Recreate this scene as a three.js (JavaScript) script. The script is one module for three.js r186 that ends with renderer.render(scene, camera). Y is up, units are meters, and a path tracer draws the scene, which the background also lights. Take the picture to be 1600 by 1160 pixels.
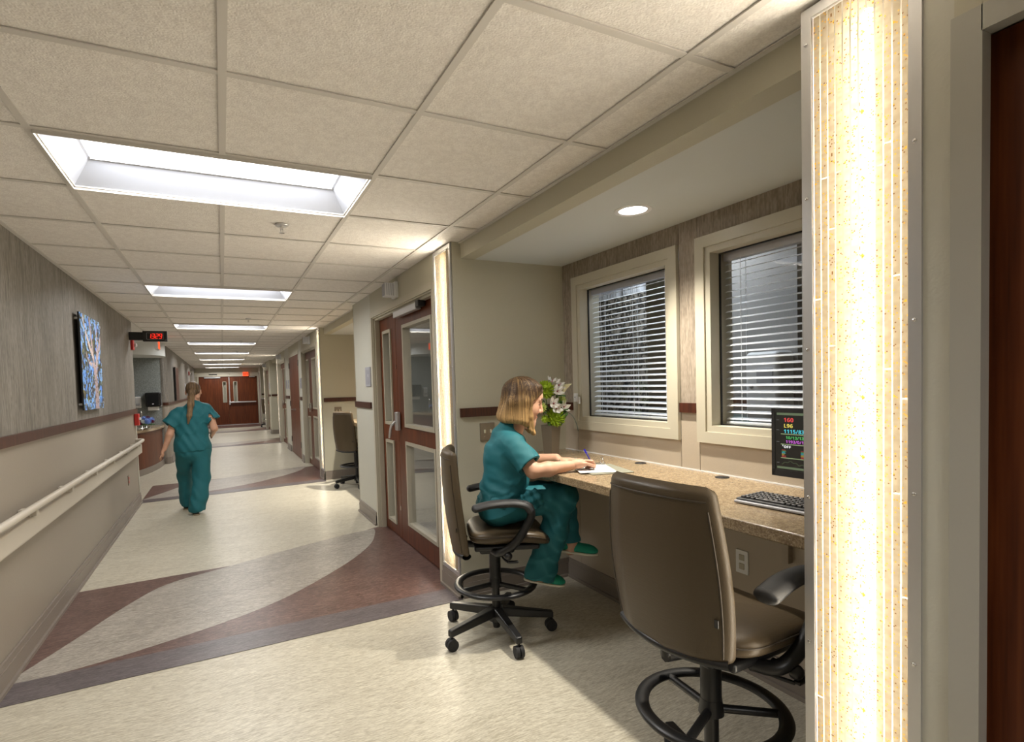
import * as THREE from 'three';
import { RoundedBoxGeometry } from 'three/addons/geometries/RoundedBoxGeometry.js';
import { mergeGeometries, toCreasedNormals } from 'three/addons/utils/BufferGeometryUtils.js';
import { RectAreaLightUniformsLib } from 'three/addons/lights/RectAreaLightUniformsLib.js';
import { FontLoader } from 'three/addons/loaders/FontLoader.js';
import { TextGeometry } from 'three/addons/geometries/TextGeometry.js';

RectAreaLightUniformsLib.init();
const scene = new THREE.Scene();
scene.background = new THREE.Color(0, 0, 0);
const renderer = new THREE.WebGLRenderer({ antialias: true });
renderer.toneMapping = THREE.LinearToneMapping;
renderer.toneMappingExposure = 1.75;
renderer.shadowMap.enabled = true;

// ---------------------------------------------------------------- camera
// The corridor runs along -z, x is to the right, y up; the floor is y = 0.
const camera = new THREE.PerspectiveCamera(2 * Math.atan(580 / 846.9) * 180 / Math.PI, 1600 / 1160, 0.05, 80);
camera.position.set(0, 1.448, 0);
{
  const yaw = 0.4525, pitch = -0.0386, roll = 0.0295;
  camera.rotation.order = 'YXZ';
  camera.rotation.set(pitch, -yaw, -roll);
}
camera.setViewOffset(1600, 1160, 39.8, -51.2, 1600, 1160);

// ---------------------------------------------------------------- light levels (the lamps themselves are built further down)
const LIGHT = { troffer: 17.5, panel: 4.6, panelTube: 34, downlight: 9, room: 3.5 };
const DAYWHITE = new THREE.Color().setRGB(1.0, 0.985, 0.955);
const WARM = new THREE.Color().setRGB(1.0, 0.86, 0.62);

// ---------------------------------------------------------------- helpers
let seed = 1234567;
const rnd = () => { seed = (seed * 1664525 + 1013904223) >>> 0; return seed / 4294967296; };
const rr = (a, b) => a + (b - a) * rnd();
const V3 = (x, y, z) => new THREE.Vector3(x, y, z);
const taken = {};
function numbered(name) {
  const n = taken[name] = (taken[name] ?? -1) + 1;
  return n ? name + '_' + String(n).padStart(3, '0') : name;
}
function shadows(m) { m.castShadow = true; m.receiveShadow = true; return m; }
function norm(g) {
  let q = g.index ? g.toNonIndexed() : g;
  if (!q.attributes.uv) q.setAttribute('uv', new THREE.BufferAttribute(new Float32Array(q.attributes.position.count * 2), 2));
  for (const k of Object.keys(q.attributes)) if (!['position', 'normal', 'uv'].includes(k)) q.deleteAttribute(k);
  q.clearGroups();
  return q;
}
const join = (gs) => Array.isArray(gs) ? (gs.length === 1 ? gs[0] : mergeGeometries(gs.map(norm))) : gs;
// planar uv in metres, by the way each face points
function metreUV(g, o = [0, 0, 0]) {
  const q = g.index ? g.toNonIndexed() : g, p = q.attributes.position, n = p.count, uv = new Float32Array(n * 2);
  const a = V3(), b = V3(), c = V3(), e = V3(), f = V3();
  for (let i = 0; i < n; i += 3) {
    a.fromBufferAttribute(p, i); b.fromBufferAttribute(p, i + 1); c.fromBufferAttribute(p, i + 2);
    e.subVectors(b, a).cross(f.subVectors(c, a));
    const ax = Math.abs(e.x), ay = Math.abs(e.y), az = Math.abs(e.z);
    [a, b, c].forEach((v, k) => {
      const x = v.x + o[0], y = v.y + o[1], z = v.z + o[2];
      const [s, t] = ay >= ax && ay >= az ? [x, z] : ax >= az ? [z, y] : [x, y];
      uv[(i + k) * 2] = s; uv[(i + k) * 2 + 1] = t;
    });
  }
  q.setAttribute('uv', new THREE.BufferAttribute(uv, 2));
  return q;
}
// box by its bounds; zn / zf are distances down the corridor (positive ahead of the camera)
function bx(x0, x1, y0, y1, zn, zf) {
  return new THREE.BoxGeometry(Math.abs(x1 - x0), Math.abs(y1 - y0), Math.abs(zf - zn)).translate((x0 + x1) / 2, (y0 + y1) / 2, -(zn + zf) / 2);
}
const cbox = (w, h, d, x = 0, y = 0, z = 0) => new THREE.BoxGeometry(w, h, d).translate(x, y, z);
const rbox = (w, h, d, r, x = 0, y = 0, z = 0, s = 2) => new RoundedBoxGeometry(w, h, d, s, r).translate(x, y, z);
const cyl = (r0, r1, h, x = 0, y = 0, z = 0, n = 24) => new THREE.CylinderGeometry(r1, r0, h, n).translate(x, y, z);
const sph = (r, x = 0, y = 0, z = 0, n = 16) => new THREE.SphereGeometry(r, n, Math.ceil(n * 0.7)).translate(x, y, z);
function tube(pts, r, n = 24, k = 8, closed = false) {
  return new THREE.TubeGeometry(new THREE.CatmullRomCurve3(pts.map((p) => V3(...p)), closed, 'centripetal'), n, r, k, closed);
}
function rod(a, b, r, k = 8) {
  const A = V3(...a), Bv = V3(...b), d = Bv.clone().sub(A), g = new THREE.CylinderGeometry(r, r, d.length(), k);
  g.applyQuaternion(new THREE.Quaternion().setFromUnitVectors(V3(0, 1, 0), d.clone().normalize()));
  return g.translate(...A.add(Bv).multiplyScalar(0.5).toArray());
}
function mesh(name, geos, m, parent, uvMetres = false) {
  let g = join(geos);
  if (uvMetres) g = metreUV(g);
  const o = shadows(new THREE.Mesh(g, m));
  o.name = parent ? name : numbered(name);
  (parent ?? scene).add(o);
  return o;
}
function thing(name, label, category, [x, y, z] = [0, 0, 0], turn = 0, group) {
  const o = new THREE.Group();
  o.name = numbered(name); scene.add(o);
  o.position.set(x, y, -z); o.rotation.y = turn;
  o.userData = { label, category };
  if (group) o.userData.group = group;
  return o;
}
function struct(name, label, category) {
  const o = new THREE.Group();
  o.name = numbered(name); scene.add(o);
  o.userData = { kind: 'structure', label, category };
  return o;
}
function single(name, label, category, geos, m, [x, y, z], turn = 0, group) {
  const o = mesh(name, geos, m);
  o.position.set(x, y, -z); o.rotation.y = turn; o.userData = { label, category };
  if (group) o.userData.group = group;
  return o;
}
function dup(root, label, [x, y, z], turn = 0, group) {
  const r = root.clone();
  r.name = numbered(root.name.replace(/_\d{3}$/, '')); scene.add(r);
  r.position.set(x, y, -z); r.rotation.y = turn;
  r.userData = { ...root.userData, label };
  if (group) r.userData.group = group;
  return r;
}

// ---------------------------------------------------------------- textures
const hash = (x, y, s) => { let h = (x * 374761393 + y * 668265263 + s * 1442695041) | 0; h = Math.imul(h ^ (h >>> 13), 1274126177); h ^= h >>> 16; return (h >>> 0) / 4294967296; };
function noise2(x, y, px, py, s) { // value noise, tiling with periods px, py
  const xi = Math.floor(x), yi = Math.floor(y), fx = x - xi, fy = y - yi, u = fx * fx * (3 - 2 * fx), v = fy * fy * (3 - 2 * fy);
  const w = (a, p) => ((a % p) + p) % p;
  const a = hash(w(xi, px), w(yi, py), s), b = hash(w(xi + 1, px), w(yi, py), s), c = hash(w(xi, px), w(yi + 1, py), s), d = hash(w(xi + 1, px), w(yi + 1, py), s);
  return (a * (1 - u) + b * u) * (1 - v) + (c * (1 - u) + d * u) * v;
}
// fn(u, v) -> [r, g, b] in 0..1 (sRGB) or one number
function tex(n, fn, { srgb = true, size = 1, sizeV } = {}) {
  const d = new Uint8Array(n * n * 4);
  for (let j = 0; j < n; j++) for (let i = 0; i < n; i++) {
    const c = fn(i / n, j / n), k = (j * n + i) * 4, v = typeof c === 'number' ? [c, c, c] : c;
    for (let q = 0; q < 3; q++) d[k + q] = Math.max(0, Math.min(255, Math.round(v[q] * 255)));
    d[k + 3] = 255;
  }
  const t = new THREE.DataTexture(d, n, n);
  t.wrapS = t.wrapT = THREE.RepeatWrapping; t.magFilter = THREE.LinearFilter; t.minFilter = THREE.LinearMipmapLinearFilter;
  if (srgb) t.colorSpace = THREE.SRGBColorSpace;
  t.repeat.set(1 / size, 1 / (sizeV ?? size));
  t.needsUpdate = true;
  return t;
}
const mix = (a, b, t) => a.map((v, i) => v + (b[i] - v) * t);
const clamp01 = (x) => Math.max(0, Math.min(1, x));
// short streaks along u: the marbling of sheet linoleum
function streaks(u, v, along, across, s) {
  return 0.42 * noise2(u * along, v * across, along, across, s) + 0.33 * noise2(u * along * 2, v * across * 2, along * 2, across * 2, s + 1) + 0.25 * noise2(u * along * 4, v * across * 2, along * 4, across * 2, s + 2);
}
const lino = (dark, mid, light, s) => tex(1024, (u, v) => {
  const n = streaks(u, v + 0.02 * Math.sin(u * 6.2832), 30, 260, s), big = noise2(u * 5, v * 9, 5, 9, s + 7) - 0.5;
  const t = clamp01(0.5 + (n - 0.5) * 1.9 + big * 0.18);
  return t < 0.5 ? mix(dark, mid, t * 2) : mix(mid, light, t * 2 - 1);
}, { size: 0.85 });
const T = {};
T.cream = lino([0.645, 0.615, 0.545], [0.75, 0.725, 0.66], [0.83, 0.81, 0.745], 11);
T.brown = lino([0.26, 0.18, 0.16], [0.39, 0.29, 0.265], [0.52, 0.42, 0.385], 23);
T.grey = lino([0.49, 0.465, 0.43], [0.62, 0.595, 0.56], [0.75, 0.725, 0.69], 37);
T.slate = lino([0.28, 0.255, 0.265], [0.375, 0.345, 0.355], [0.46, 0.43, 0.44], 41);
const vertical = (a, b, s, size = 0.9, na = 150) => tex(512, (u, v) => {
  const n = 0.6 * noise2(u * na, v * 9, na, 9, s) + 0.4 * noise2(u * na, v * 40, na, 40, s + 3), big = noise2(u * 14, v * 2, 14, 2, s + 5);
  return mix(a, b, clamp01(0.5 + (n - 0.5) * 1.5 + (big - 0.5) * 0.35));
}, { size });
T.wallGrey = vertical([0.39, 0.373, 0.345], [0.555, 0.532, 0.50], 51);
T.fabricPanel = vertical([0.50, 0.455, 0.40], [0.64, 0.59, 0.53], 57, 0.6, 120);
T.nookGrey = tex(256, (u, v) => mix([0.47, 0.49, 0.48], [0.60, 0.62, 0.61], clamp01(0.5 + (noise2(u * 60, v * 60, 60, 60, 61) - 0.5) * 1.2)), { size: 0.5 });
T.tile = tex(512, (u, v) => mix([0.885, 0.865, 0.845], [0.95, 0.935, 0.915], clamp01(0.5 + (0.6 * noise2(u * 140, v * 140, 140, 140, 71) + 0.4 * noise2(u * 30, v * 30, 30, 30, 72) - 0.5) * 1.6)), { size: 0.61 });
T.tileBump = tex(512, (u, v) => noise2(u * 160, v * 160, 160, 160, 73), { size: 0.61, srgb: false });
const woodTex = (a, b, c, s, size = 0.8) => tex(512, (u, v) => {
  const n = 0.55 * noise2(u * 70, v * 3, 70, 3, s) + 0.3 * noise2(u * 200, v * 8, 200, 8, s + 1) + 0.15 * noise2(u * 10, v * 2, 10, 2, s + 2);
  const t = clamp01(0.5 + (n - 0.5) * 1.3);
  return t < 0.5 ? mix(a, b, t * 2) : mix(b, c, t * 2 - 1);
}, { size });
T.door = woodTex([0.275, 0.123, 0.045], [0.37, 0.176, 0.072], [0.455, 0.232, 0.105], 81);
T.rail = woodTex([0.18, 0.08, 0.045], [0.26, 0.125, 0.075], [0.34, 0.175, 0.11], 87, 0.5);
T.counter = tex(512, (u, v) => {
  const f = noise2(u * 120, v * 120, 120, 120, 91), g = noise2(u * 45, v * 45, 45, 45, 92), h = hash(Math.floor(u * 256), Math.floor(v * 256), 93);
  let c = mix([0.50, 0.425, 0.33], [0.66, 0.585, 0.47], clamp01(0.5 + (0.6 * f + 0.4 * g - 0.5) * 1.8));
  if (h > 0.988) c = [0.86, 0.82, 0.73]; else if (h < 0.012) c = [0.33, 0.27, 0.21];
  return c;
}, { size: 0.5 });
T.leather = tex(512, (u, v) => 0.5 * noise2(u * 170, v * 170, 170, 170, 101) + 0.3 * noise2(u * 80, v * 80, 80, 80, 102) + 0.2 * noise2(u * 9, v * 9, 9, 9, 103), { srgb: false, size: 0.35 });
T.weave = tex(256, (u, v) => 0.5 + 0.25 * Math.sin(u * 6.2832 * 60) * Math.sin(v * 6.2832 * 60) + 0.3 * (noise2(u * 40, v * 40, 40, 40, 105) - 0.5), { srgb: false, size: 0.12 });
T.paint = tex(256, (u, v) => 0.6 * noise2(u * 90, v * 90, 90, 90, 107) + 0.4 * noise2(u * 40, v * 40, 40, 40, 108), { srgb: false, size: 0.35 });

// ---------------------------------------------------------------- materials
const S = (o) => new THREE.MeshStandardMaterial(o);
const PH = (o) => new THREE.MeshPhysicalMaterial(o);
const lin = (r, g, b) => new THREE.Color().setRGB(r, g, b);
const M = {
  cream: S({ map: T.cream, roughness: 0.33 }), brown: S({ map: T.brown, roughness: 0.33 }), grey: S({ map: T.grey, roughness: 0.33 }), slate: S({ map: T.slate, roughness: 0.33 }),
  tile: S({ map: T.tile, roughness: 0.95, bumpMap: T.tileBump, bumpScale: 0.0012 }),
  bar: S({ color: lin(0.64, 0.61, 0.57), roughness: 0.6 }),
  wallGrey: S({ map: T.wallGrey, roughness: 0.6 }), wainscot: S({ color: lin(0.30, 0.262, 0.215), roughness: 0.45, bumpMap: T.paint, bumpScale: 0.0004 }),
  fabricPanel: S({ map: T.fabricPanel, roughness: 0.8 }), panelBeige: S({ color: lin(0.44, 0.375, 0.295), roughness: 0.5, bumpMap: T.paint, bumpScale: 0.0003 }),
  wall: S({ color: lin(0.50, 0.475, 0.375), roughness: 0.6, bumpMap: T.paint, bumpScale: 0.0004 }),
  pier: S({ color: lin(0.56, 0.55, 0.48), roughness: 0.55, bumpMap: T.paint, bumpScale: 0.0004 }),
  soffit: S({ color: lin(0.60, 0.62, 0.61), roughness: 0.75 }),
  nookGrey: S({ map: T.nookGrey, roughness: 0.7 }),
  frame: S({ color: lin(0.50, 0.465, 0.37), roughness: 0.4 }), frameDark: S({ color: lin(0.42, 0.385, 0.30), roughness: 0.4 }), steelFrame: S({ color: lin(0.42, 0.41, 0.37), roughness: 0.4 }),
  rail: S({ map: T.rail, roughness: 0.4 }), door: PH({ map: T.door, roughness: 0.42, specularIntensity: 0.7 }),
  base: S({ color: lin(0.235, 0.20, 0.17), roughness: 0.45 }),
  bumper: S({ color: lin(0.50, 0.455, 0.385), roughness: 0.4 }),
  alu: S({ color: lin(0.62, 0.62, 0.63), roughness: 0.35, metalness: 0.75 }), chrome: S({ color: lin(0.75, 0.75, 0.76), roughness: 0.15, metalness: 1 }), steel: S({ color: lin(0.27, 0.235, 0.19), roughness: 0.38, metalness: 0.75 }),
  white: S({ color: lin(0.80, 0.80, 0.80), roughness: 0.45 }), whitePlastic: S({ color: lin(0.74, 0.75, 0.77), roughness: 0.3 }), greyPlastic: S({ color: lin(0.42, 0.42, 0.46), roughness: 0.45 }),
  black: S({ color: lin(0.012, 0.012, 0.013), roughness: 0.38 }), blackSoft: S({ color: lin(0.016, 0.016, 0.018), roughness: 0.55 }), rubber: S({ color: lin(0.02, 0.02, 0.022), roughness: 0.7 }),
  counter: PH({ map: T.counter, roughness: 0.22 }),
  leather: PH({ color: lin(0.078, 0.056, 0.032), roughness: 0.40, bumpMap: T.leather, bumpScale: 0.0004, specularIntensity: 0.7 }),
  leatherSeam: S({ color: lin(0.045, 0.032, 0.02), roughness: 0.5 }),
  glass: PH({ color: 0xffffff, roughness: 0.0, transmission: 1, thickness: 0, ior: 1.52 }),
  reflector: S({ color: lin(0.55, 0.58, 0.66), roughness: 0.5 }),
  lens: S({ color: lin(0.9, 0.9, 0.9), roughness: 0.6, emissive: DAYWHITE, emissiveIntensity: 2.4 }),
  red: S({ color: lin(0.5, 0.02, 0.015), roughness: 0.4 }), ledRed: S({ color: lin(0.05, 0, 0), emissive: lin(1, 0.03, 0.015), emissiveIntensity: 0.75 }),
  signRed: S({ color: lin(0.4, 0.03, 0.01), emissive: lin(1, 0.10, 0.03), emissiveIntensity: 0.8 }),
  blind: S({ color: lin(0.80, 0.84, 0.90), roughness: 0.45 }),
  paper: S({ color: lin(0.85, 0.85, 0.83), roughness: 0.7 }), liner: S({ color: lin(0.30, 0.27, 0.22), roughness: 0.8 }), darkGap: S({ color: lin(0.02, 0.018, 0.015), roughness: 0.9 }),
};
// ================================================================ THE SETTING
const XL = -1.035, XR = 1.391, XH = 1.463, XD = 1.46, XB = 2.266, YC = 2.382, ZEND = 25, ZBACK = -3.4;
const A1 = [0.925, 3.34], A2 = [6.3, 8.75], A3 = [16.2, 18.7], A4 = [21.6, 23.7];     // alcoves along the right side

// ---------------------------------------------------------------- floor with inlaid shapes
const floor = struct('floor', 'cream streaked sheet linoleum corridor floor with brown, grey and slate inlays', 'floor');
mesh('linoleum', bx(-3.2, 5.4, -0.1, 0, ZBACK - 0.3, ZEND + 0.5), M.cream, floor, true);
function inlay(name, pts, m, lift) {
  const sh = new THREE.Shape(pts.map(([x, z]) => new THREE.Vector2(x, z)));
  const g = new THREE.ExtrudeGeometry(sh, { depth: 0.0012, bevelEnabled: false, curveSegments: 24 });
  g.rotateX(-Math.PI / 2).translate(0, lift, 0);
  return mesh(name, metreUV(g), m, floor);
}
const smooth = (pts, n = 40) => new THREE.SplineCurve(pts.map((p) => new THREE.Vector2(...p))).getPoints(n).map((p) => [p.x, p.y]);
function band(z, dz, skew, lens) { // z: near edge at the left wall
  const at = (x, d) => [x, z + d + skew * (x - XL)];
  inlay('brown_field', [at(XL, 0.2), at(1.52, 0.2), [1.52, z + dz + 0.62], [XR, z + dz + 0.62], [1.32, z + dz + 0.6], at(0.4, dz + 0.05), at(XL, dz)], M.brown, 0.0004);
  inlay('grey_lens', lens.map(([x, d]) => [x, z + d]), M.grey, 0.001);
  inlay('slate_border', [at(XL, 0), at(XR, 0), at(XR, 0.235), at(XL, 0.235)], M.slate, 0.0014);
}
const lower = smooth([[-1.034, 0.20], [-0.463, 0.34], [0.212, 0.64], [0.79, 1.17], [1.139, 1.64], [1.29, 2.02], [1.32, 2.19]]);
const upper = smooth([[1.32, 2.19], [0.968, 2.10], [0.47, 1.90], [-0.067, 1.65], [-0.439, 1.46], [-0.651, 1.13], [-0.841, 0.70], [-1.03, 0.30]]);
const LENS = [...lower, ...upper.slice(1)];
band(3.23, 1.62, 0.03, LENS);
band(8.35, 1.45, 0.10, LENS.map(([x, d]) => [x, d * 0.93 + 0.04 * (x - XL)]));
band(15.4, 1.1, 0.05, LENS.map(([x, d]) => [x, d * 0.7]));
band(20.6, 1.1, 0.05, LENS.map(([x, d]) => [x, d * 0.7]));
inlay('brown_field', [[XL, 23.2], [XR, 23.2], [XR, 24.9], [XL, 24.9]], M.brown, 0.0004);

// ---------------------------------------------------------------- corridor ceiling: lay-in tiles on a metal grid
const ceiling = struct('ceiling', 'beige acoustic tile ceiling on an exposed metal grid above the corridor', 'ceiling');
const GX = [XL, -0.57, 0.04, 0.65, 1.26, XH + 0.02], gz = (k) => 1.796 + 0.61 * k, K0 = -8, K1 = 38;
const LIGHT_ROWS = [-6, 1, 6, 11, 16, 21, 26, 31, 36];
const tileGeo = {};
for (let k = K0; k < K1; k++) for (let c = 0; c < 5; c++) {
  if (LIGHT_ROWS.includes(k) && (c === 1 || c === 2)) continue;
  const x0 = GX[c], x1 = GX[c + 1], z0 = gz(k), z1 = Math.min(gz(k + 1), ZEND), w = x1 - x0 - 0.004;
  const key = c + '_' + (k % 3);
  tileGeo[key] ??= metreUV(new THREE.BoxGeometry(w, 0.014, 0.606), [c * 0.37, 0, k * 0.21]);
  const t = mesh('ceiling_tile', tileGeo[key], M.tile, ceiling);
  t.position.set((x0 + x1) / 2, YC + 0.0105, -(z0 + z1) / 2);
  if (z1 - z0 < 0.6) t.scale.z = (z1 - z0) / 0.61;
}
const teeGeo = join([cbox(XH - XL, 0.004, 0.024), cbox(XH - XL, 0.02, 0.003, 0, 0.012, 0)]);
for (let k = K0; k <= K1; k++) {
  const t = mesh('cross_tee', teeGeo, M.bar, ceiling);
  t.position.set((XH + XL) / 2, YC, -Math.min(gz(k), ZEND - 0.02));
}
for (const x of [-0.57, 0.65, 1.26]) mesh('main_runner', bx(x - 0.012, x + 0.012, YC - 0.003, YC + 0.002, ZBACK, ZEND), M.bar, ceiling);
{ // the middle runner stops at every light
  let from = ZBACK;
  for (const k of [...LIGHT_ROWS, 99]) {
    const to = k === 99 ? ZEND : gz(k);
    if (to > from) mesh('main_runner', bx(0.028, 0.052, YC - 0.003, YC + 0.002, from, to), M.bar, ceiling);
    from = gz(k + 1);
  }
}
mesh('wall_angle', bx(XL, XL + 0.022, YC - 0.004, YC + 0.001, ZBACK, ZEND), M.bar, ceiling);
mesh('wall_angle', bx(XH - 0.02, XH, YC - 0.004, YC + 0.001, ZBACK, ZEND), M.bar, ceiling);
mesh('roof_slab', bx(-3.2, 5.4, 2.75, 2.85, ZBACK - 0.3, ZEND + 0.4), M.soffit, ceiling);

// ---------------------------------------------------------------- left wall (near part) up to the wash-basin recess
const LE = 8.42;
const wallLeft = struct('wall_left', 'left corridor wall, grey streaked wallcovering above beige wainscot', 'wall');
mesh('wallcovering', bx(XL - 0.15, XL, 1.19, 2.75, ZBACK, LE), M.wallGrey, wallLeft, true);
mesh('wainscot_panel', bx(XL - 0.15, XL - 0.004, 0, 1.19, ZBACK, LE), M.wainscot, wallLeft, true);
mesh('corner_guard', [bx(XL - 0.006, XL + 0.003, 0.1, 1.19, LE - 0.045, LE), bx(XL - 0.045, XL, 0.1, 1.19, LE - 0.003, LE + 0.003)], M.pier, wallLeft);
function chairRail(name, pieces, label) {
  const o = mesh(name, pieces, M.rail, null, true);
  o.userData = { kind: 'structure', label, category: 'trim' };
  return o;
}
chairRail('trim_1', [bx(XL - 0.001, XL + 0.02, 1.185, 1.243, ZBACK, LE)], 'long dark wood rail along the left corridor wall');
function skirting(name, geos, label) {
  const o = mesh(name, geos, M.base);
  o.userData = { kind: 'structure', label, category: 'baseboard' };
  return o;
}
// a coved sanitary skirting along z on a wall that faces +x (s = 1) or -x (s = -1)
const skirtZ = (x, s, zn, zf) => [bx(x, x + s * 0.012, 0, 0.135, zn, zf), bx(x, x + s * 0.03, 0, 0.02, zn, zf), bx(x, x + s * 0.016, 0.02, 0.10, zn, zf)];
const skirtX = (z, x0, x1) => [bx(x0, x1, 0, 0.135, z - 0.012, z), bx(x0, x1, 0, 0.02, z - 0.03, z), bx(x0, x1, 0.02, 0.1, z - 0.016, z)];
skirting('baseboard_left', skirtZ(XL - 0.002, 1, ZBACK, LE), 'grey skirting at the foot of the left corridor wall');

// ---------------------------------------------------------------- wash-basin recess on the left and the wall beyond it
const NZ = 12.65, NX = -2.35, XF = -0.99;
const recess = (what) => struct('wall_recess', 'grey wallcovered ' + what + ' of the wash basin recess', 'wall');
mesh('wall_panel', bx(NX, -1.08, 0, 2.75, NZ, NZ + 0.12), M.nookGrey, recess('end wall'), true);
mesh('wall_panel', bx(NX - 0.1, NX, 0, 2.75, LE - 0.15, NZ + 0.12), M.nookGrey, recess('side wall'), true);
mesh('wall_panel', bx(NX, XL - 0.15, 0, 2.75, LE - 0.15, LE), M.nookGrey, recess('near wall'), true);
const curve2 = (pts, n) => new THREE.CatmullRomCurve3(pts.map(([x, z]) => V3(x, 0, -z))).getPoints(n);
function ribbon(pts, y0, y1, thick) { // wall along a plan curve
  const sh = new THREE.Shape(), L = pts.map((p) => new THREE.Vector2(p.x, -p.z)), off = [];
  for (let i = 0; i < L.length; i++) {
    const d = L[Math.min(i + 1, L.length - 1)].clone().sub(L[Math.max(i - 1, 0)]).normalize();
    off.push(new THREE.Vector2(L[i].x - d.y * thick, L[i].y + d.x * thick));
  }
  sh.setFromPoints([...L, ...off.reverse()]);
  return new THREE.ExtrudeGeometry(sh, { depth: y1 - y0, bevelEnabled: false }).rotateX(-Math.PI / 2).translate(0, y0, 0);
}
const SOF = curve2([[NX + 0.01, 11.25], [-1.7, 11.3], [-1.3, 11.42], [-1.08, 11.62], [-0.97, 11.95], [-0.98, 12.35], [-1.05, NZ - 0.01]], 30);
{
  const sh = new THREE.Shape([...SOF.map((p) => new THREE.Vector2(p.x, -p.z)), new THREE.Vector2(NX + 0.01, NZ - 0.01)]);
  mesh('recess_soffit', toCreasedNormals(new THREE.ExtrudeGeometry(sh, { depth: 0.245, bevelEnabled: false }).rotateX(-Math.PI / 2).translate(0, 2.135, 0), 0.6), M.soffit, struct('ceiling_recess', 'curved soffit over the wash basin recess', 'ceiling'));
}
{ const c = struct('ceiling_recess', 'flat tile ceiling of the wash basin recess', 'ceiling'); mesh('ceiling_panel', bx(NX, XL - 0.002, YC + 0.001, YC + 0.03, LE - 0.15, NZ), M.tile, c, true); }
const wallFar = struct('wall_left', 'far left corridor wall beyond the wash basin recess', 'wall');
const RET = [[-1.10, NZ - 0.005], [-1.05, NZ - 0.01], [-1.01, NZ + 0.04], [XF, NZ + 0.14]];
mesh('wall_panel', bx(XF - 0.15, XF, 1.19, 2.75, NZ + 0.12, ZEND), M.wallGrey, wallFar, true);
mesh('wainscot_panel', bx(XF - 0.15, XF - 0.002, 0, 1.19, NZ + 0.12, ZEND), M.wainscot, wallFar, true);
mesh('rounded_return', [toCreasedNormals(ribbon(curve2(RET, 12), 1.19, 2.75, 0.1), 0.6)], M.wallGrey, wallFar, true);
mesh('rounded_return', [toCreasedNormals(ribbon(curve2(RET, 12), 0, 1.19, 0.1), 0.6)], M.wainscot, wallFar, true);
chairRail('trim_2', [bx(XF, XF + 0.02, 1.185, 1.243, NZ + 0.14, ZEND), ribbon(curve2(RET.map(([x, z]) => [x + 0.018, z - 0.018]), 12), 1.185, 1.243, 0.02)], 'dark wood rail along the far left wall past the basin');
skirting('baseboard_left', [...skirtZ(XF, 1, NZ + 0.16, ZEND), ribbon(curve2(RET.map(([x, z]) => [x + 0.012, z - 0.012]), 12), 0, 0.135, 0.014)], 'grey skirting along the far left wall past the basin');

// ---------------------------------------------------------------- back wall behind the camera, end wall
const wallBack = struct('wall_back', 'wall closing the corridor behind the viewer', 'wall');
mesh('wall_panel', bx(XL - 0.15, 5.4, 0, 2.75, ZBACK - 0.15, ZBACK), M.wall, wallBack, true);
const wallEnd = struct('wall_end', 'end wall of the corridor around the double doors', 'wall');
mesh('wall_panel', [bx(XL - 0.15, -0.86, 0, 2.75, ZEND, ZEND + 0.15), bx(1.38, XH + 0.2, 0, 2.75, ZEND, ZEND + 0.15), bx(-0.86, 1.38, 2.06, 2.75, ZEND, ZEND + 0.15)], M.wall, wallEnd, true);
mesh('door_header', bx(-1.0, 1.39, 2.03, 2.2, ZEND - 0.06, ZEND), M.frame, wallEnd);
mesh('wall_backing', bx(-0.9, 1.42, 0, 2.75, ZEND + 0.16, ZEND + 0.2), M.wall, wallEnd);

// ---------------------------------------------------------------- right side: piers, pillars, alcoves
const wallRight = struct('wall_right', 'right corridor wall with piers between doorways and work alcoves', 'wall');
const FULL = 2.75;
function pier(zn, zf, m = M.pier, x = XR) { mesh('pier', bx(x, 1.62, 0, FULL, zn, zf), m, wallRight, true); }
pier(0.60, 0.655); pier(5.52, A2[0]); pier(10.92, 11.36); pier(13.1, 14.0); pier(A3[1], 19.3, M.wall); pier(23.7, 24.0); pier(8.985, 9.12); pier(15.8, 15.995); pier(21.2, 21.395); pier(24.8, ZEND);
mesh('corner_guard', bx(XR - 0.004, XR + 0.03, 0.02, FULL, A2[0] - 0.002, A2[0] + 0.006), M.frame, wallRight);
// wall above every doorway
for (const [a, b] of [[ZBACK, 0.60], [3.66, 5.52], [9.12, 10.92], [11.36, 13.1], [14.0, 15.8], [19.3, 21.2], [24.0, 24.8]]) mesh('over_door', bx(XR, 1.62, 2.165, FULL, a, b), M.wall, wallRight, true);
// rear partition of the whole right side beyond the alcoves and outer shell of the rooms behind
const shell = struct('wall_outer', 'plain walls of the rooms behind the right side', 'wall');
mesh('wall_panel', bx(5.2, 5.35, 0, FULL, ZBACK, ZEND), M.panelBeige, shell, true);
mesh('wall_panel', bx(1.62, 5.2, 0, FULL, 6.0, 6.15), M.pier, shell, true);
mesh('wall_panel', bx(2.5, 5.2, 0, FULL, 0.1, 0.25), M.pier, shell, true);
mesh('wall_panel', bx(2.5, 2.62, 0, FULL, 6.15, ZEND), M.pier, shell, true);
mesh('wall_panel', bx(1.85, 1.95, 0, FULL, ZBACK, 0.62), M.pier, shell, true);
mesh('room_ceiling', bx(1.62, 5.2, 2.5, 2.56, 0.25, 6.0), M.soffit, shell);

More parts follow.
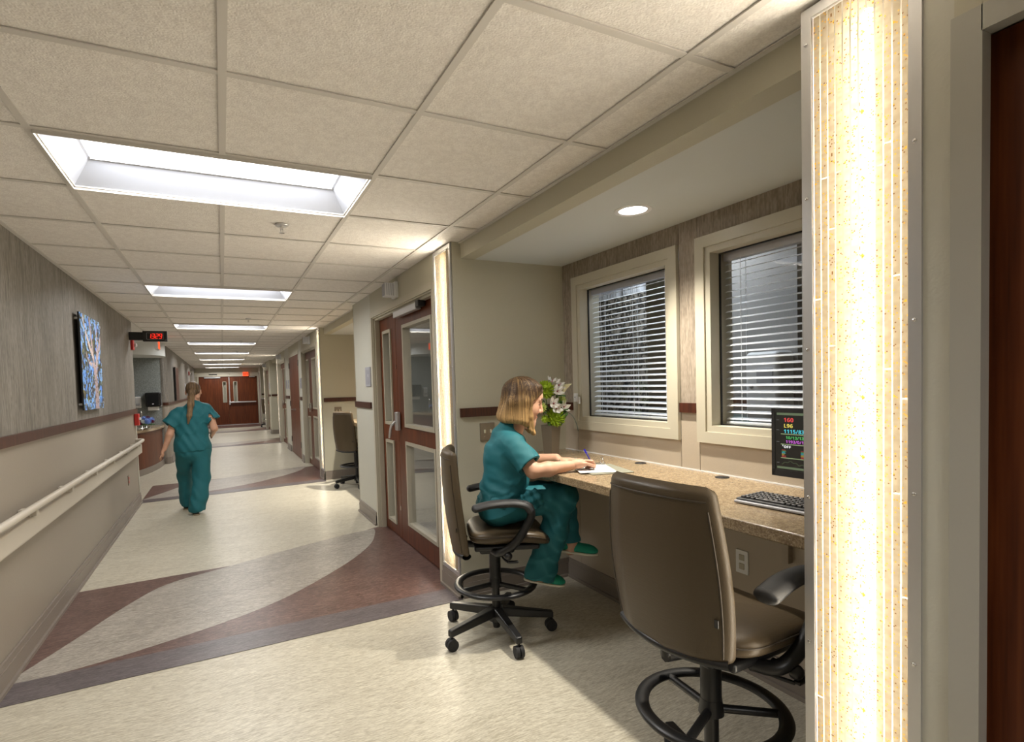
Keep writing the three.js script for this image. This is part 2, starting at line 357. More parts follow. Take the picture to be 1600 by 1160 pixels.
function alcove(zn, zf, detail, which) {
  const wall = (name, label, category = 'wall') => struct(name, label + ' of the ' + which, category);
  mesh('wall_panel', [bx(XR + 0.008, XB + 0.16, 0, FULL, zf - 0.004, zf + 0.1)], M.wall, wall('wall_far', 'far end wall'), true);
  mesh('wall_panel', [bx(XR + 0.165, XB + 0.16, 0, FULL, zn - 0.1, zn)], M.wall, wall('wall_near', 'near end wall'), true);
  mesh('header_panel', bx(XH, XH + 0.1, 2.28, FULL, zn, zf), M.wall, wall('wall_header', 'header over the opening'), true);
  const c = wall('ceiling_alcove', 'lowered white ceiling', 'ceiling');
  if (!detail) mesh('ceiling_panel', bx(XH + 0.1, XB, 2.28, 2.34, zn, zf), M.soffit, c);
  const back = wall('wall_rear', 'rear wall');
  if (detail !== true) mesh('wall_panel', bx(XB, XB + 0.14, 0, 2.34, zn, zf), M.fabricPanel, back, true);
  chairRail('trim_alcove', [bx(XR + 0.03, XB, 1.222, 1.282, zf - 0.022, zf - 0.003)], 'dark wood rail on the end wall of the ' + which);
  skirting('baseboard_alcove', skirtX(zf - 0.003, XR + 0.01, XB), 'grey skirting on the end wall of the ' + which);
  skirting('baseboard_alcove', skirtZ(XB, -1, zn, zf - 0.02), 'grey skirting along the rear wall of the ' + which);
  return { back, ceiling: c };
}
const { back: al1, ceiling: ceil1 } = alcove(A1[0], A1[1], true, 'nearest work alcove with the seated woman');
const { ceiling: ceil2 } = alcove(A2[0], A2[1], 1, 'second work alcove past the glazed doors');
alcove(A3[0], A3[1], false, 'third work alcove down the corridor');
alcove(A4[0], A4[1], false, 'farthest work alcove by the end doors');

// back wall of the near alcove: fabric panels above, beige panels below, two window openings
const W1 = { z0: 2.215, z1: 3.20 }, W2 = { z0: 1.10, z1: 2.085 }, WY0 = 1.103, WY1 = 2.166;
{
  const G = 0.004;   // joints between panels stay open a few millimetres
  const upper = (a, b, y0, y1) => mesh('fabric_panel', bx(XB, XB + 0.12, y0, y1, a + G / 2, b - G / 2), M.fabricPanel, al1, true);
  const low = (a, b, y0, y1) => mesh('beige_panel', bx(XB, XB + 0.12, y0, y1, a + G / 2, b - G / 2), M.panelBeige, al1, true);
  mesh('panel_backing', [bx(XB + 0.02, XB + 0.118, 0, WY0, A1[0], A1[1]), bx(XB + 0.02, XB + 0.118, WY1, 2.34, A1[0], A1[1]), bx(XB + 0.02, XB + 0.118, WY0, WY1, W2.z1, W1.z0), bx(XB + 0.02, XB + 0.118, WY0, WY1, W1.z1, A1[1]), bx(XB + 0.02, XB + 0.118, WY0, WY1, A1[0], W2.z0)], M.darkGap, al1);
  upper(W1.z1 - 0.02, A1[1], 1.26, 2.34); upper(W1.z0, W1.z1 - 0.02, WY1, 2.34); upper(W2.z1, W1.z0, 1.26, 2.34); upper(W2.z0, W2.z1, WY1, 2.34); upper(A1[0], W2.z0, 1.26, 2.34);
  low(W1.z1 - 0.02, A1[1], 0, 1.26); low(W1.z0, W1.z1 - 0.02, 0, WY0); low(W2.z1, W1.z0, 0, 1.26); low(W2.z0, W2.z1, 0, WY0); low(A1[0], W2.z0, 0, 1.26);
}
chairRail('trim_3', [bx(XB - 0.016, XB + 0.001, 1.255, 1.307, W2.z1 + 0.004, W1.z0 - 0.004)], 'short dark wood block between the two alcove windows');
chairRail('trim_4', [bx(XB - 0.016, XB + 0.001, 1.235, 1.29, W1.z1 + 0.004, A1[1] - 0.02)], 'short dark wood rail behind the vase in the alcove corner');

function windowUnit(n, w, label) {
  const o = struct('window_' + n, label, 'window');
  const z0 = w.z0, z1 = w.z1, f = 0.055, gi = 0.10;
  const ring = (x0, x1, a, b, y0, y1, t, tb = t) => [bx(x0, x1, y0, y0 + tb, a, b), bx(x0, x1, y1 - t, y1, a, b), bx(x0, x1, y0 + tb, y1 - t, a, a + t), bx(x0, x1, y0 + tb, y1 - t, b - t, b)];
  mesh('casing', ring(XB - 0.022, XB, z0, z1, WY0, WY1, 0.058), M.frame, o);
  mesh('stop', ring(XB - 0.012, XB + 0.055, z0 + 0.056, z1 - 0.056, WY0 + 0.056, WY1 - 0.056, 0.034), M.frame, o);
  mesh('gasket', ring(XB + 0.052, XB + 0.062, z0 + 0.088, z1 - 0.088, WY0 + 0.088, WY1 - 0.088, 0.008), M.black, o);
  mesh('pane', bx(XB + 0.056, XB + 0.058, WY0 + 0.088, WY1 - 0.088, z0 + 0.088, z1 - 0.088), M.glass, o);
  mesh('reveal', ring(XB + 0.055, XB + 0.16, z0 + 0.06, z1 - 0.06, WY0 + 0.06, WY1 - 0.06, 0.02), M.frame, o);
  return o;
}
windowUnit(1, W1, 'cream framed interior window nearer the vase');
windowUnit(2, W2, 'cream framed interior window behind the monitor');

// ---------------------------------------------------------------- skirting and rails on the hall faces of the right side
skirting('baseboard_right', skirtZ(XR, -1, 5.53, A2[0]), 'grey skirting on the pier past the glazed doors');
chairRail('trim_5', [bx(XR - 0.018, XR, 1.216, 1.28, 5.58, A2[0])], 'dark wood rail on the pier past the glazed doors');
for (const [a, b, w] of [[10.98, 11.3, 'narrow pier before the plain wood doors'], [13.2, 13.94, 'pier past the plain wood doors'], [18.72, 19.25, 'pier past the third alcove']]) {
  skirting('baseboard_right', skirtZ(XR, -1, a, b), 'grey skirting on the ' + w);
  chairRail('trim_right', [bx(XR - 0.018, XR, 1.216, 1.28, a, b)], 'dark wood rail on the ' + w);
}
// ================================================================ DOORS
const hw = (o, geos, name = 'lever_handle', m = M.chrome) => mesh(name, geos, m, o);
let doorNo = 0;
function leafWithLites(o, zn, zf, lites, label) {
  const X0 = XD, X1 = XD + 0.045, y0 = 0.012, y1 = 2.118, geos = [], [a, b] = [Math.min(...lites.map((l) => l[0])), Math.max(...lites.map((l) => l[1]))];
  geos.push(bx(X0, X1, y0, y1, zn, a), bx(X0, X1, y0, y1, b, zf));
  const ys = lites.map((l) => [l[2], l[3]]).sort((p, q) => p[0] - q[0]);
  let from = y0;
  for (const [p, q] of ys) { geos.push(bx(X0, X1, from, p, a, b)); from = q; }
  geos.push(bx(X0, X1, from, y1, a, b));
  const leaf = mesh('door_leaf', geos, M.door, o, true);
  for (const [za, zb, p, q] of lites) {
    const t = 0.028;
    mesh('lite_frame', [bx(X0 - 0.014, X1 + 0.01, p, p + t, za, zb), bx(X0 - 0.014, X1 + 0.01, q - t, q, za, zb), bx(X0 - 0.014, X1 + 0.01, p + t, q - t, za, za + t), bx(X0 - 0.014, X1 + 0.01, p + t, q - t, zb - t, zb)], M.frameDark, leaf);
    mesh('glass_pane', bx(X0 + 0.02, X0 + 0.024, p + t, q - t, za + t, zb - t), M.glass, leaf);
  }
  return leaf;
}
function doorFrame(o, zn, zf, top, m = M.frame) {
  const c = 0.05;
  mesh('door_frame', [
    bx(XR - 0.012, XR + 0.02, 0, top + c, zf, zf + c), bx(XR - 0.012, XR + 0.02, 0, top + c, zn - c, zn), bx(XR - 0.012, XR + 0.02, top, top + c, zn, zf),
    bx(XR, 1.6, 0, top, zf - 0.012, zf), bx(XR, 1.6, 0, top, zn, zn + 0.012), bx(XR, 1.6, top - 0.012, top, zn, zf),
    bx(XR + 0.02, XD - 0.004, 0, top, zf - 0.03, zf), bx(XR + 0.02, XD - 0.004, 0, top, zn, zn + 0.03), bx(XR + 0.02, XD - 0.004, top - 0.03, top, zn, zf)], m, o);
}
function glazedDoors(dz, where, detail) {
  const o = struct('door_' + (++doorNo), 'mahogany double doors with four glazed lites, ' + where, 'door');
  doorFrame(o, 3.70 + dz, 5.45 + dz, 2.135);
  const nar = leafWithLites(o, 4.885 + dz, 5.42 + dz, [[5.03 + dz, 5.30 + dz, 1.07, 1.985], [5.03 + dz, 5.30 + dz, 0.115, 0.92]]);
  const wide = leafWithLites(o, 3.73 + dz, 4.878 + dz, [[3.90 + dz, 4.655 + dz, 1.075, 1.98], [3.90 + dz, 4.655 + dz, 0.19, 0.945]]);
  if (!detail) { mesh('lever_handle', rbox(0.05, 0.16, 0.06, 0.01, XD - 0.03, 1.1, -(4.80 + dz)), M.chrome, wide); return o; }
  // paddle handle, flush bolts, overhead closer
  mesh('paddle_handle', [rbox(0.035, 0.17, 0.075, 0.008, XD - 0.025, 1.12, -4.83), rod([XD - 0.045, 1.12, -4.845], [XD - 0.075, 1.08, -4.86], 0.009), tube([[XD - 0.075, 1.09, -4.862], [XD - 0.085, 1.03, -4.875], [XD - 0.09, 0.965, -4.885]], 0.013, 10, 8)], M.alu, wide);
  mesh('flush_bolt', [cbox(0.006, 0.04, 0.012, XD - 0.002, 0.30, -4.893), cbox(0.006, 0.04, 0.012, XD - 0.002, 1.62, -4.893)], M.chrome, nar);
  mesh('door_closer', [rbox(0.05, 0.055, 0.62, 0.006, XD - 0.04, 2.075, -4.42)], M.alu, wide);
  mesh('closer_arm_bracket', [rbox(0.06, 0.05, 0.07, 0.006, XD - 0.04, 2.085, -4.06)], M.black, wide);
  return o;
}
glazedDoors(0, 'beside the seated woman’s glowing pillar', true);
glazedDoors(5.44, 'beside the second glowing pillar');
glazedDoors(10.3, 'before the third glowing pillar');
glazedDoors(15.6, 'before the fourth glowing pillar');
{ // plain double wood doors
  const o = struct('door_' + (++doorNo), 'plain flush wood double doors with lever handle and black hinges', 'door');
  mesh('door_frame', [bx(XR - 0.008, XR + 0.06, 0, 2.2, 11.36, 11.42), bx(XR - 0.008, XR + 0.06, 0, 2.2, 13.04, 13.1), bx(XR - 0.008, XR + 0.06, 2.14, 2.2, 11.42, 13.04)], M.frame, o);
  const a = mesh('door_leaf', bx(XR - 0.004, XR + 0.045, 0.01, 2.138, 11.425, 12.22), M.door, o, true);
  const b = mesh('door_leaf', bx(XR - 0.004, XR + 0.045, 0.01, 2.138, 12.228, 13.035), M.door, o, true);
  for (const y of [0.25, 1.05, 1.9]) { mesh('hinge', bx(XR - 0.016, XR - 0.004, y, y + 0.12, 11.40, 11.43), M.black, a); mesh('hinge', bx(XR - 0.016, XR - 0.004, y, y + 0.12, 13.03, 13.06), M.black, b); }
  mesh('lever_handle', [cyl(0.03, 0.03, 0.02, 0, 0, 0).rotateZ(Math.PI / 2).translate(XR - 0.012, 1.0, -12.32), rod([XR - 0.02, 1, -12.32], [XR - 0.05, 1, -12.32], 0.01), rod([XR - 0.05, 1, -12.32], [XR - 0.05, 1, -12.46], 0.01)], M.chrome, b);
  mesh('lock_plate', cbox(0.006, 0.06, 0.04, XR - 0.006, 0.99, -12.12), M.chrome, a);
}
{ // near door at the right edge of the picture
  const o = struct('door_' + (++doorNo), 'dark mahogany door in a stepped grey frame at the right edge', 'door');
  mesh('door_frame', [bx(XR - 0.014, XR + 0.02, 0, 2.165, 0.548, 0.60), bx(XR + 0.02, 1.6, 0, 2.165, 0.578, 0.60), bx(XR + 0.02, XR + 0.045, 0, 2.14, 0.56, 0.58), bx(XR - 0.014, XR + 0.02, 2.115, 2.165, -0.75, 0.55), bx(XR + 0.02, 1.6, 2.14, 2.165, -0.75, 0.58),
    bx(XR - 0.014, XR + 0.02, 0, 2.165, -0.75, -0.70), bx(XR + 0.02, 1.6, 0, 2.165, -0.75, -0.70)], M.steelFrame, o);
  mesh('door_leaf', bx(XD, XD + 0.045, 0.01, 2.135, -0.69, 0.576), M.door, o, true);
  mesh('lever_handle', [rod([XD - 0.002, 1.0, 0.60], [XD - 0.06, 1.0, 0.60], 0.011), rod([XD - 0.055, 1.0, 0.60], [XD - 0.055, 1.0, 0.48], 0.01)], M.chrome, o);
  mesh('filler_wall', bx(XR, 1.62, 0, FULL, ZBACK, -0.75), M.pier, o, true);
}
{ // small far door on the right before the end wall, one on the far left
  const o = struct('door_' + (++doorNo), 'narrow wood door on the right next to the end doors', 'door');
  mesh('door_leaf', bx(XR + 0.02, XR + 0.06, 0.01, 2.13, 24.02, 24.78), M.door, o, true);
  const q = struct('door_' + (++doorNo), 'wood door in the far left wall past the narrow picture', 'door');
  mesh('door_leaf', bx(XL - 0.01, XL + 0.012, 0.01, 2.03, 16.75, 17.65), M.door, q, true);
  mesh('door_frame', [bx(XL - 0.01, XL + 0.03, 0, 2.08, 16.7, 16.75), bx(XL - 0.01, XL + 0.03, 0, 2.08, 17.65, 17.7), bx(XL - 0.01, XL + 0.03, 2.03, 2.08, 16.75, 17.65)], M.frame, q);
}
{ // double doors closing the corridor
  const o = struct('door_' + (++doorNo), 'dark wood double doors with narrow lites at the corridor end', 'door');
  const Z = ZEND - 0.005, zz = -(Z - 0.03);
  mesh('door_frame', [bx(-0.92, -0.85, 0, 2.04, ZEND - 0.04, ZEND + 0.1), bx(1.345, 1.41, 0, 2.04, ZEND - 0.04, ZEND + 0.1)], M.frameDark, o);
  const mk = (x0, x1, l0, l1) => {
    const leaf = mesh('door_leaf', [bx(x0, l0, 0.03, 2.03, Z, Z + 0.05), bx(l1, x1, 0.03, 2.03, Z, Z + 0.05), bx(l0, l1, 0.03, 0.96, Z, Z + 0.05), bx(l0, l1, 1.81, 2.03, Z, Z + 0.05)], M.door, o, true);
    mesh('lite_frame', [bx(l0 - 0.01, l0 + 0.016, 0.95, 1.82, Z - 0.012, Z + 0.05), bx(l1 - 0.016, l1 + 0.01, 0.95, 1.82, Z - 0.012, Z + 0.05), bx(l0, l1, 0.95, 0.972, Z - 0.012, Z + 0.05), bx(l0, l1, 1.80, 1.82, Z - 0.012, Z + 0.05)], M.frameDark, leaf);
    mesh('glass_pane', bx(l0 + 0.016, l1 - 0.016, 0.97, 1.80, Z + 0.02, Z + 0.024), M.glass, leaf);
    return leaf;
  };
  const a = mk(-0.845, 0.218, 0.02, 0.155), b = mk(0.226, 1.34, 0.425, 0.565);
  mesh('panic_bar', [rbox(1.0, 0.055, 0.05, 0.01, 0.77, 0.95, -(Z - 0.06)), rbox(0.06, 0.17, 0.06, 0.01, 0.265, 0.94, -(Z - 0.05))], M.alu, b);
  mesh('vertical_rod', bx(0.25, 0.285, 1.0, 2.0, Z - 0.03, Z), M.alu, b);
  mesh('door_closer', rbox(0.6, 0.05, 0.05, 0.008, -0.35, 1.985, -(Z - 0.03)), M.alu, a);
  mesh('closer_arm', [rbox(0.22, 0.03, 0.06, 0.008, 1.15, 2.0, -(Z - 0.06))], M.alu, b);
  mesh('threshold', bx(-0.85, 1.34, 0, 0.025, ZEND - 0.08, ZEND + 0.06), M.alu, o);
}

// ================================================================ CEILING LIGHTS
function troffer(z0, label, lamp = true) {
  const x0 = -0.556, x1 = 0.636, z1 = z0 + 0.586, cx = (x0 + x1) / 2, cz = (z0 + z1) / 2, hx = (x1 - x0) / 2, hz = (z1 - z0) / 2;
  const o = thing('recessed_ceiling_light', label, 'ceiling light', [cx, YC, cz], 0, 'recessed lights along the corridor ceiling');
  const h = 0.085, ix = hx - 0.09, iz = 0.145;
  const quad = (p) => { const g = new THREE.BufferGeometry(); g.setAttribute('position', new THREE.Float32BufferAttribute([...p[0], ...p[1], ...p[2], ...p[0], ...p[2], ...p[3]], 3)); g.computeVertexNormals(); return g; };
  const O = [[-hx, 0, -hz], [hx, 0, -hz], [hx, 0, hz], [-hx, 0, hz]], I = [[-ix, h, -iz], [ix, h, -iz], [ix, h, iz], [-ix, h, iz]];
  for (let i = 0; i < 4; i++) mesh('reflector', quad([O[i], O[(i + 1) % 4], I[(i + 1) % 4], I[i]]), M.reflector, o);
  mesh('rim', [cbox(hx * 2, 0.006, 0.012, 0, -0.001, hz), cbox(hx * 2, 0.006, 0.012, 0, -0.001, -hz), cbox(0.012, 0.006, hz * 2, hx, -0.001, 0), cbox(0.012, 0.006, hz * 2, -hx, -0.001, 0)], M.bar, o);
  mesh('lens_trim', [cbox(ix * 2, 0.008, 0.01, 0, h - 0.005, iz), cbox(ix * 2, 0.008, 0.01, 0, h - 0.005, -iz)], M.alu, o);
  mesh('lens', cbox(ix * 2, 0.012, iz * 2, 0, h + 0.004, 0), M.lens, o);
  mesh('housing', [cbox(hx * 2, 0.01, hz * 2, 0, h + 0.03, 0), cbox(hx * 2, h + 0.03, 0.004, 0, h / 2, hz + 0.002), cbox(hx * 2, h + 0.03, 0.004, 0, h / 2, -hz - 0.002), cbox(0.004, h + 0.03, hz * 2, hx + 0.002, h / 2, 0), cbox(0.004, h + 0.03, hz * 2, -hx - 0.002, h / 2, 0)], M.bar, o);
  if (lamp) {
    const l = new THREE.RectAreaLight(DAYWHITE, LIGHT.troffer, ix * 2, iz * 2);
    l.name = 'troffer_lamp'; l.position.set(0, h - 0.008, 0); l.rotation.x = -Math.PI / 2; o.add(l);
  }
  return o;
}
const ORD = ['just behind the viewer', 'nearest and largest in view', 'second', 'third', 'fourth', 'fifth', 'sixth', 'seventh', 'farthest'];
LIGHT_ROWS.forEach((k, i) => troffer(gz(k) + 0.012, i === 1 ? 'recessed white ceiling light, nearest and largest of the row' : i === 0 ? 'recessed white ceiling light behind the viewer' : i === 8 ? 'recessed white ceiling light nearest the end doors' : 'recessed white ceiling light, ' + ORD[i] + ' of the row from the viewer'));

// ---------------------------------------------------------------- downlights over the desks
function downlight(cz, z0, z1, ceil, label, power = 1) {
  const cx = 1.865, r = 0.072, y = 2.28;
  // the alcove ceiling has a real hole for it
  const sh = new THREE.Shape([[XH + 0.1, z0], [XB, z0], [XB, z1], [XH + 0.1, z1]].map((p) => new THREE.Vector2(...p)));
  const hole = new THREE.Path(); hole.absarc(cx, cz, r, 0, Math.PI * 2); sh.holes.push(hole);
  mesh('ceiling_panel', new THREE.ExtrudeGeometry(sh, { depth: 0.05, bevelEnabled: false, curveSegments: 40 }).rotateX(-Math.PI / 2).translate(0, y, 0), M.soffit, ceil);
  const o = thing('recessed_downlight', label, 'downlight', [cx, y, cz]);
  const ring = new THREE.LatheGeometry([[r - 0.004, 0.002], [r - 0.002, -0.004], [r + 0.018, -0.004], [r + 0.02, 0]].map((p) => new THREE.Vector2(...p)), 48);
  mesh('trim_ring', ring, M.white, o);
  mesh('reflector_cone', new THREE.LatheGeometry([[r - 0.003, 0], [r - 0.012, 0.06], [r - 0.03, 0.12], [0.001, 0.135]].map((p) => new THREE.Vector2(...p)), 48), S({ color: lin(0.6, 0.62, 0.68), roughness: 0.25, metalness: 0.8 }), o);
  mesh('bulb', sph(0.03, 0, 0.095, 0), S({ color: 0xffffff, emissive: DAYWHITE, emissiveIntensity: 1.4 }), o);
  const l = new THREE.SpotLight(WARM.clone().lerp(DAYWHITE, 0.5), LIGHT.downlight * power, 0, 0.95, 0.6, 2);
  l.name = 'downlight_lamp'; l.position.set(0, 0.095, 0); l.shadow.radius = 1.6; l.castShadow = true; o.add(l, l.target); l.target.position.set(0, -1, 0);
}
downlight(2.115, A1[0], A1[1], ceil1, 'round recessed downlight in the alcove ceiling above the nearest desk');
downlight(7.6, A2[0], A2[1], ceil2, 'round recessed downlight in the second alcove ceiling', 1.7);

// ================================================================ GLOWING PILLARS
const reedTex = tex(256, (u, v) => {
  const n = 0.5 + 0.5 * (noise2(u * 8, v * 50, 8, 50, 131) - 0.5), h = hash(Math.floor(u * 42), Math.floor(v * 128), 133);
  let c = mix([0.61, 0.555, 0.465], [0.75, 0.70, 0.61], n);
  if (h > 0.965) c = [0.93, 0.68, 0.16]; else if (h < 0.02) c = [0.45, 0.30, 0.12];
  return c;
}, { size: 0.14, sizeV: 0.34 });
const reedMat = PH({ map: reedTex, roughness: 0.9, transmission: 0.42, thickness: 0, side: THREE.DoubleSide });
const tubeMat = S({ color: 0xffffff, emissive: lin(1, 0.94, 0.82), emissiveIntensity: LIGHT.panelTube });
function pillar(z0, z1, n, label, group, joints) { // z0..z1 along the corridor; translucent reeds in front of a vertical tube
  const o = thing('light_pillar', label, 'light panel', [XR, 0, (z0 + z1) / 2], 0, 'backlit pillars along the right wall');
  const w = z1 - z0, y0 = 0.14, y1 = YC - 0.004, fr = 0.026, D = 0.15;
  mesh('casing', [cbox(0.01, FULL, w, D + 0.005, FULL / 2, 0), cbox(D, FULL, 0.008, D / 2 + 0.004, FULL / 2, w / 2 - 0.004), cbox(D, FULL, 0.008, D / 2 + 0.004, FULL / 2, -w / 2 + 0.004), cbox(D, 0.01, w - 0.016, D / 2 + 0.004, y0 + 0.004, 0), cbox(D, 0.01, w - 0.016, D / 2 + 0.004, y1 + 0.004, 0), cbox(0.012, y0, w, 0.01, y0 / 2, 0)], M.liner, o);
  const fm = mesh('metal_frame', [cbox(0.012, y1 - y0, fr, 0, (y0 + y1) / 2, w / 2 - fr / 2), cbox(0.012, y1 - y0, fr, 0, (y0 + y1) / 2, -w / 2 + fr / 2), cbox(0.012, fr, w - 2 * fr, 0, y0 + fr / 2, 0), cbox(0.012, fr, w - 2 * fr, 0, y1 - fr / 2, 0)], M.alu, o);
  const screw = new THREE.SphereGeometry(0.005, 10, 6).scale(0.6, 1, 1);
  for (const s of [-1, 1]) for (let y = 0.34; y < 2.3; y += 0.39) { const q = mesh('screw', screw, M.chrome, fm); q.position.set(-0.007, y + (s > 0 ? 0.05 : 0), s * (w / 2 - fr / 2)); }
  const iw = w - 2 * fr, pw = iw / n;
  for (let i = 0; i < n; i++) {
    const cz = -iw / 2 + pw * (i + 0.5), cuts = [y0 + fr, ...Array.from({ length: joints }, () => rr(y0 + 0.15, y1 - 0.15)).sort((a, b) => a - b), y1 - fr];
    for (let k = 0; k + 1 < cuts.length; k++) {
      const a = cuts[k] + 0.002, b = cuts[k + 1] - 0.002;
      if (b - a < 0.02) continue;
      const g = new THREE.PlaneGeometry(pw - 0.0034, b - a, 1, 1).rotateY(-Math.PI / 2).translate(0.003, (a + b) / 2, cz);
      const uv = g.attributes.uv; for (let q = 0; q < uv.count; q++) uv.setXY(q, uv.getX(q) * (pw - 0.0034) + i * 0.037, uv.getY(q) * (b - a) + i * 0.61);
      mesh('resin_reed', g, reedMat, o);
    }
  }
  mesh('lamp_tube', cyl(0.010, 0.010, y1 - y0 - 0.12, 0.045, (y0 + y1) / 2, 0, 12), tubeMat, o);
  const l = new THREE.RectAreaLight(lin(1, 0.90, 0.72), LIGHT.panel, iw, y1 - y0 - 2 * fr);
  l.name = 'panel_lamp'; l.position.set(-0.012, (y0 + y1) / 2, 0); l.rotation.y = Math.PI / 2; o.add(l);
  return o;
}
pillar(0.655, 0.925, 12, 'large glowing reeded pillar in the right foreground', 0, 2);
pillar(3.34, 3.66, 11, 'glowing reeded pillar behind the seated woman’s chair', 0, 1);
pillar(8.75, 8.98, 6, 'glowing pillar at the far end of the second alcove', 0, 1);
pillar(16.0, 16.2, 5, 'glowing pillar past the plain wood doors', 0, 0);
pillar(21.4, 21.6, 5, 'glowing pillar nearest the end doors', 0, 0);
skirting('baseboard_right', skirtZ(XR + 0.002, -1, 3.32, 3.655), 'grey skirting under the glowing pillar by the seated woman');
skirting('baseboard_right', skirtZ(XR + 0.002, -1, 8.73, 9.08), 'grey skirting under the second glowing pillar');

// ---------------------------------------------------------------- dim lamp in the room behind the windows
{
  const o = thing('room_ceiling_light', 'dim white ceiling panel in the room behind the windows', 'ceiling light', [2.98, 2.5, 3.1]);
  mesh('frame', [cbox(0.64, 0.02, 1.24, 0, -0.01, 0)], M.white, o);
  mesh('lens', cbox(0.56, 0.008, 1.16, 0, -0.023, 0), S({ color: lin(0.9, 0.9, 0.9), emissive: lin(0.86, 0.94, 1), emissiveIntensity: 1.2 }), o);
  const l = new THREE.RectAreaLight(lin(0.84, 0.93, 1), LIGHT.room, 0.56, 1.16);
  l.name = 'room_lamp'; l.position.set(0, -0.035, 0); l.rotation.x = -Math.PI / 2; o.add(l);
}
// ================================================================ DESK
{
  const o = thing('desk_counter', 'long speckled tan worktop built into the nearest alcove under the windows', 'worktop', [XB, 0, (A1[0] + A1[1]) / 2]);
  const len = A1[1] - A1[0] - 0.004, fx = 1.60 - XB;
  const top = new RoundedBoxGeometry(-fx - 0.002, 0.046, len, 2, 0.006).translate(fx / 2 - 0.001, 0.945 - 0.023, 0);
  mesh('worktop', metreUV(top), M.counter, o);
  mesh('bracket', [cbox(0.42, 0.05, 0.03, -0.215, 0.874, -0.35), cbox(0.03, 0.3, 0.03, -0.017, 0.75, -0.35)], M.panelBeige, o);
  mesh('bracket', [cbox(0.42, 0.05, 0.03, -0.215, 0.874, 0.55), cbox(0.03, 0.3, 0.03, -0.017, 0.75, 0.55)], M.panelBeige, o);
  mesh('caulk_line', cbox(0.004, 0.006, len, -0.003, 0.948, 0), M.white, o);
  for (const z of [2.477, 1.893]) {
    const cz = -(z - (A1[0] + A1[1]) / 2), g = mesh('cable_grommet', [cyl(0.034, 0.032, 0.004, -0.06, 0.947, cz, 28)], M.blackSoft, o);
    mesh('grommet_slot', cbox(0.02, 0.002, 0.012, -0.06, 0.950, cz + 0.018), M.black, g);
  }
}
{
  const o = thing('desk_counter', 'tan worktop in the second alcove past the glazed doors', 'worktop', [XB, 0, (A2[0] + A2[1]) / 2]);
  mesh('worktop', metreUV(cbox(0.62, 0.046, A2[1] - A2[0] - 0.004, -0.312, 0.945 - 0.023, 0)), M.counter, o);
  mesh('bracket', [cbox(0.42, 0.05, 0.03, -0.215, 0.874, 0.3), cbox(0.03, 0.3, 0.03, -0.017, 0.75, 0.3)], M.panelBeige, o);
}

// ================================================================ STOOL-HEIGHT TASK CHAIRS
// local frame: +x is forward, y up, +z is the sitter's right
function grid(nu, nv, f, closeU = false) {
  const pos = [], uv = [], idx = [];
  for (let j = 0; j <= nv; j++) for (let i = 0; i <= nu; i++) { pos.push(...f(i / nu, j / nv)); uv.push(i / nu, j / nv); }
  for (let j = 0; j < nv; j++) for (let i = 0; i < nu; i++) { const a = j * (nu + 1) + i, b = a + 1, c = a + nu + 1, d = c + 1; idx.push(a, b, d, a, d, c); }
  const g = new THREE.BufferGeometry();
  g.setAttribute('position', new THREE.Float32BufferAttribute(pos, 3)); g.setAttribute('uv', new THREE.Float32BufferAttribute(uv, 2)); g.setIndex(idx);
  g.computeVertexNormals();
  if (closeU) { const n = g.attributes.normal; for (let j = 0; j <= nv; j++) { const a = j * (nu + 1), b = a + nu, s = V3().fromBufferAttribute(n, a).add(V3().fromBufferAttribute(n, b)).normalize(); n.setXYZ(a, s.x, s.y, s.z); n.setXYZ(b, s.x, s.y, s.z); } }
  return g;
}
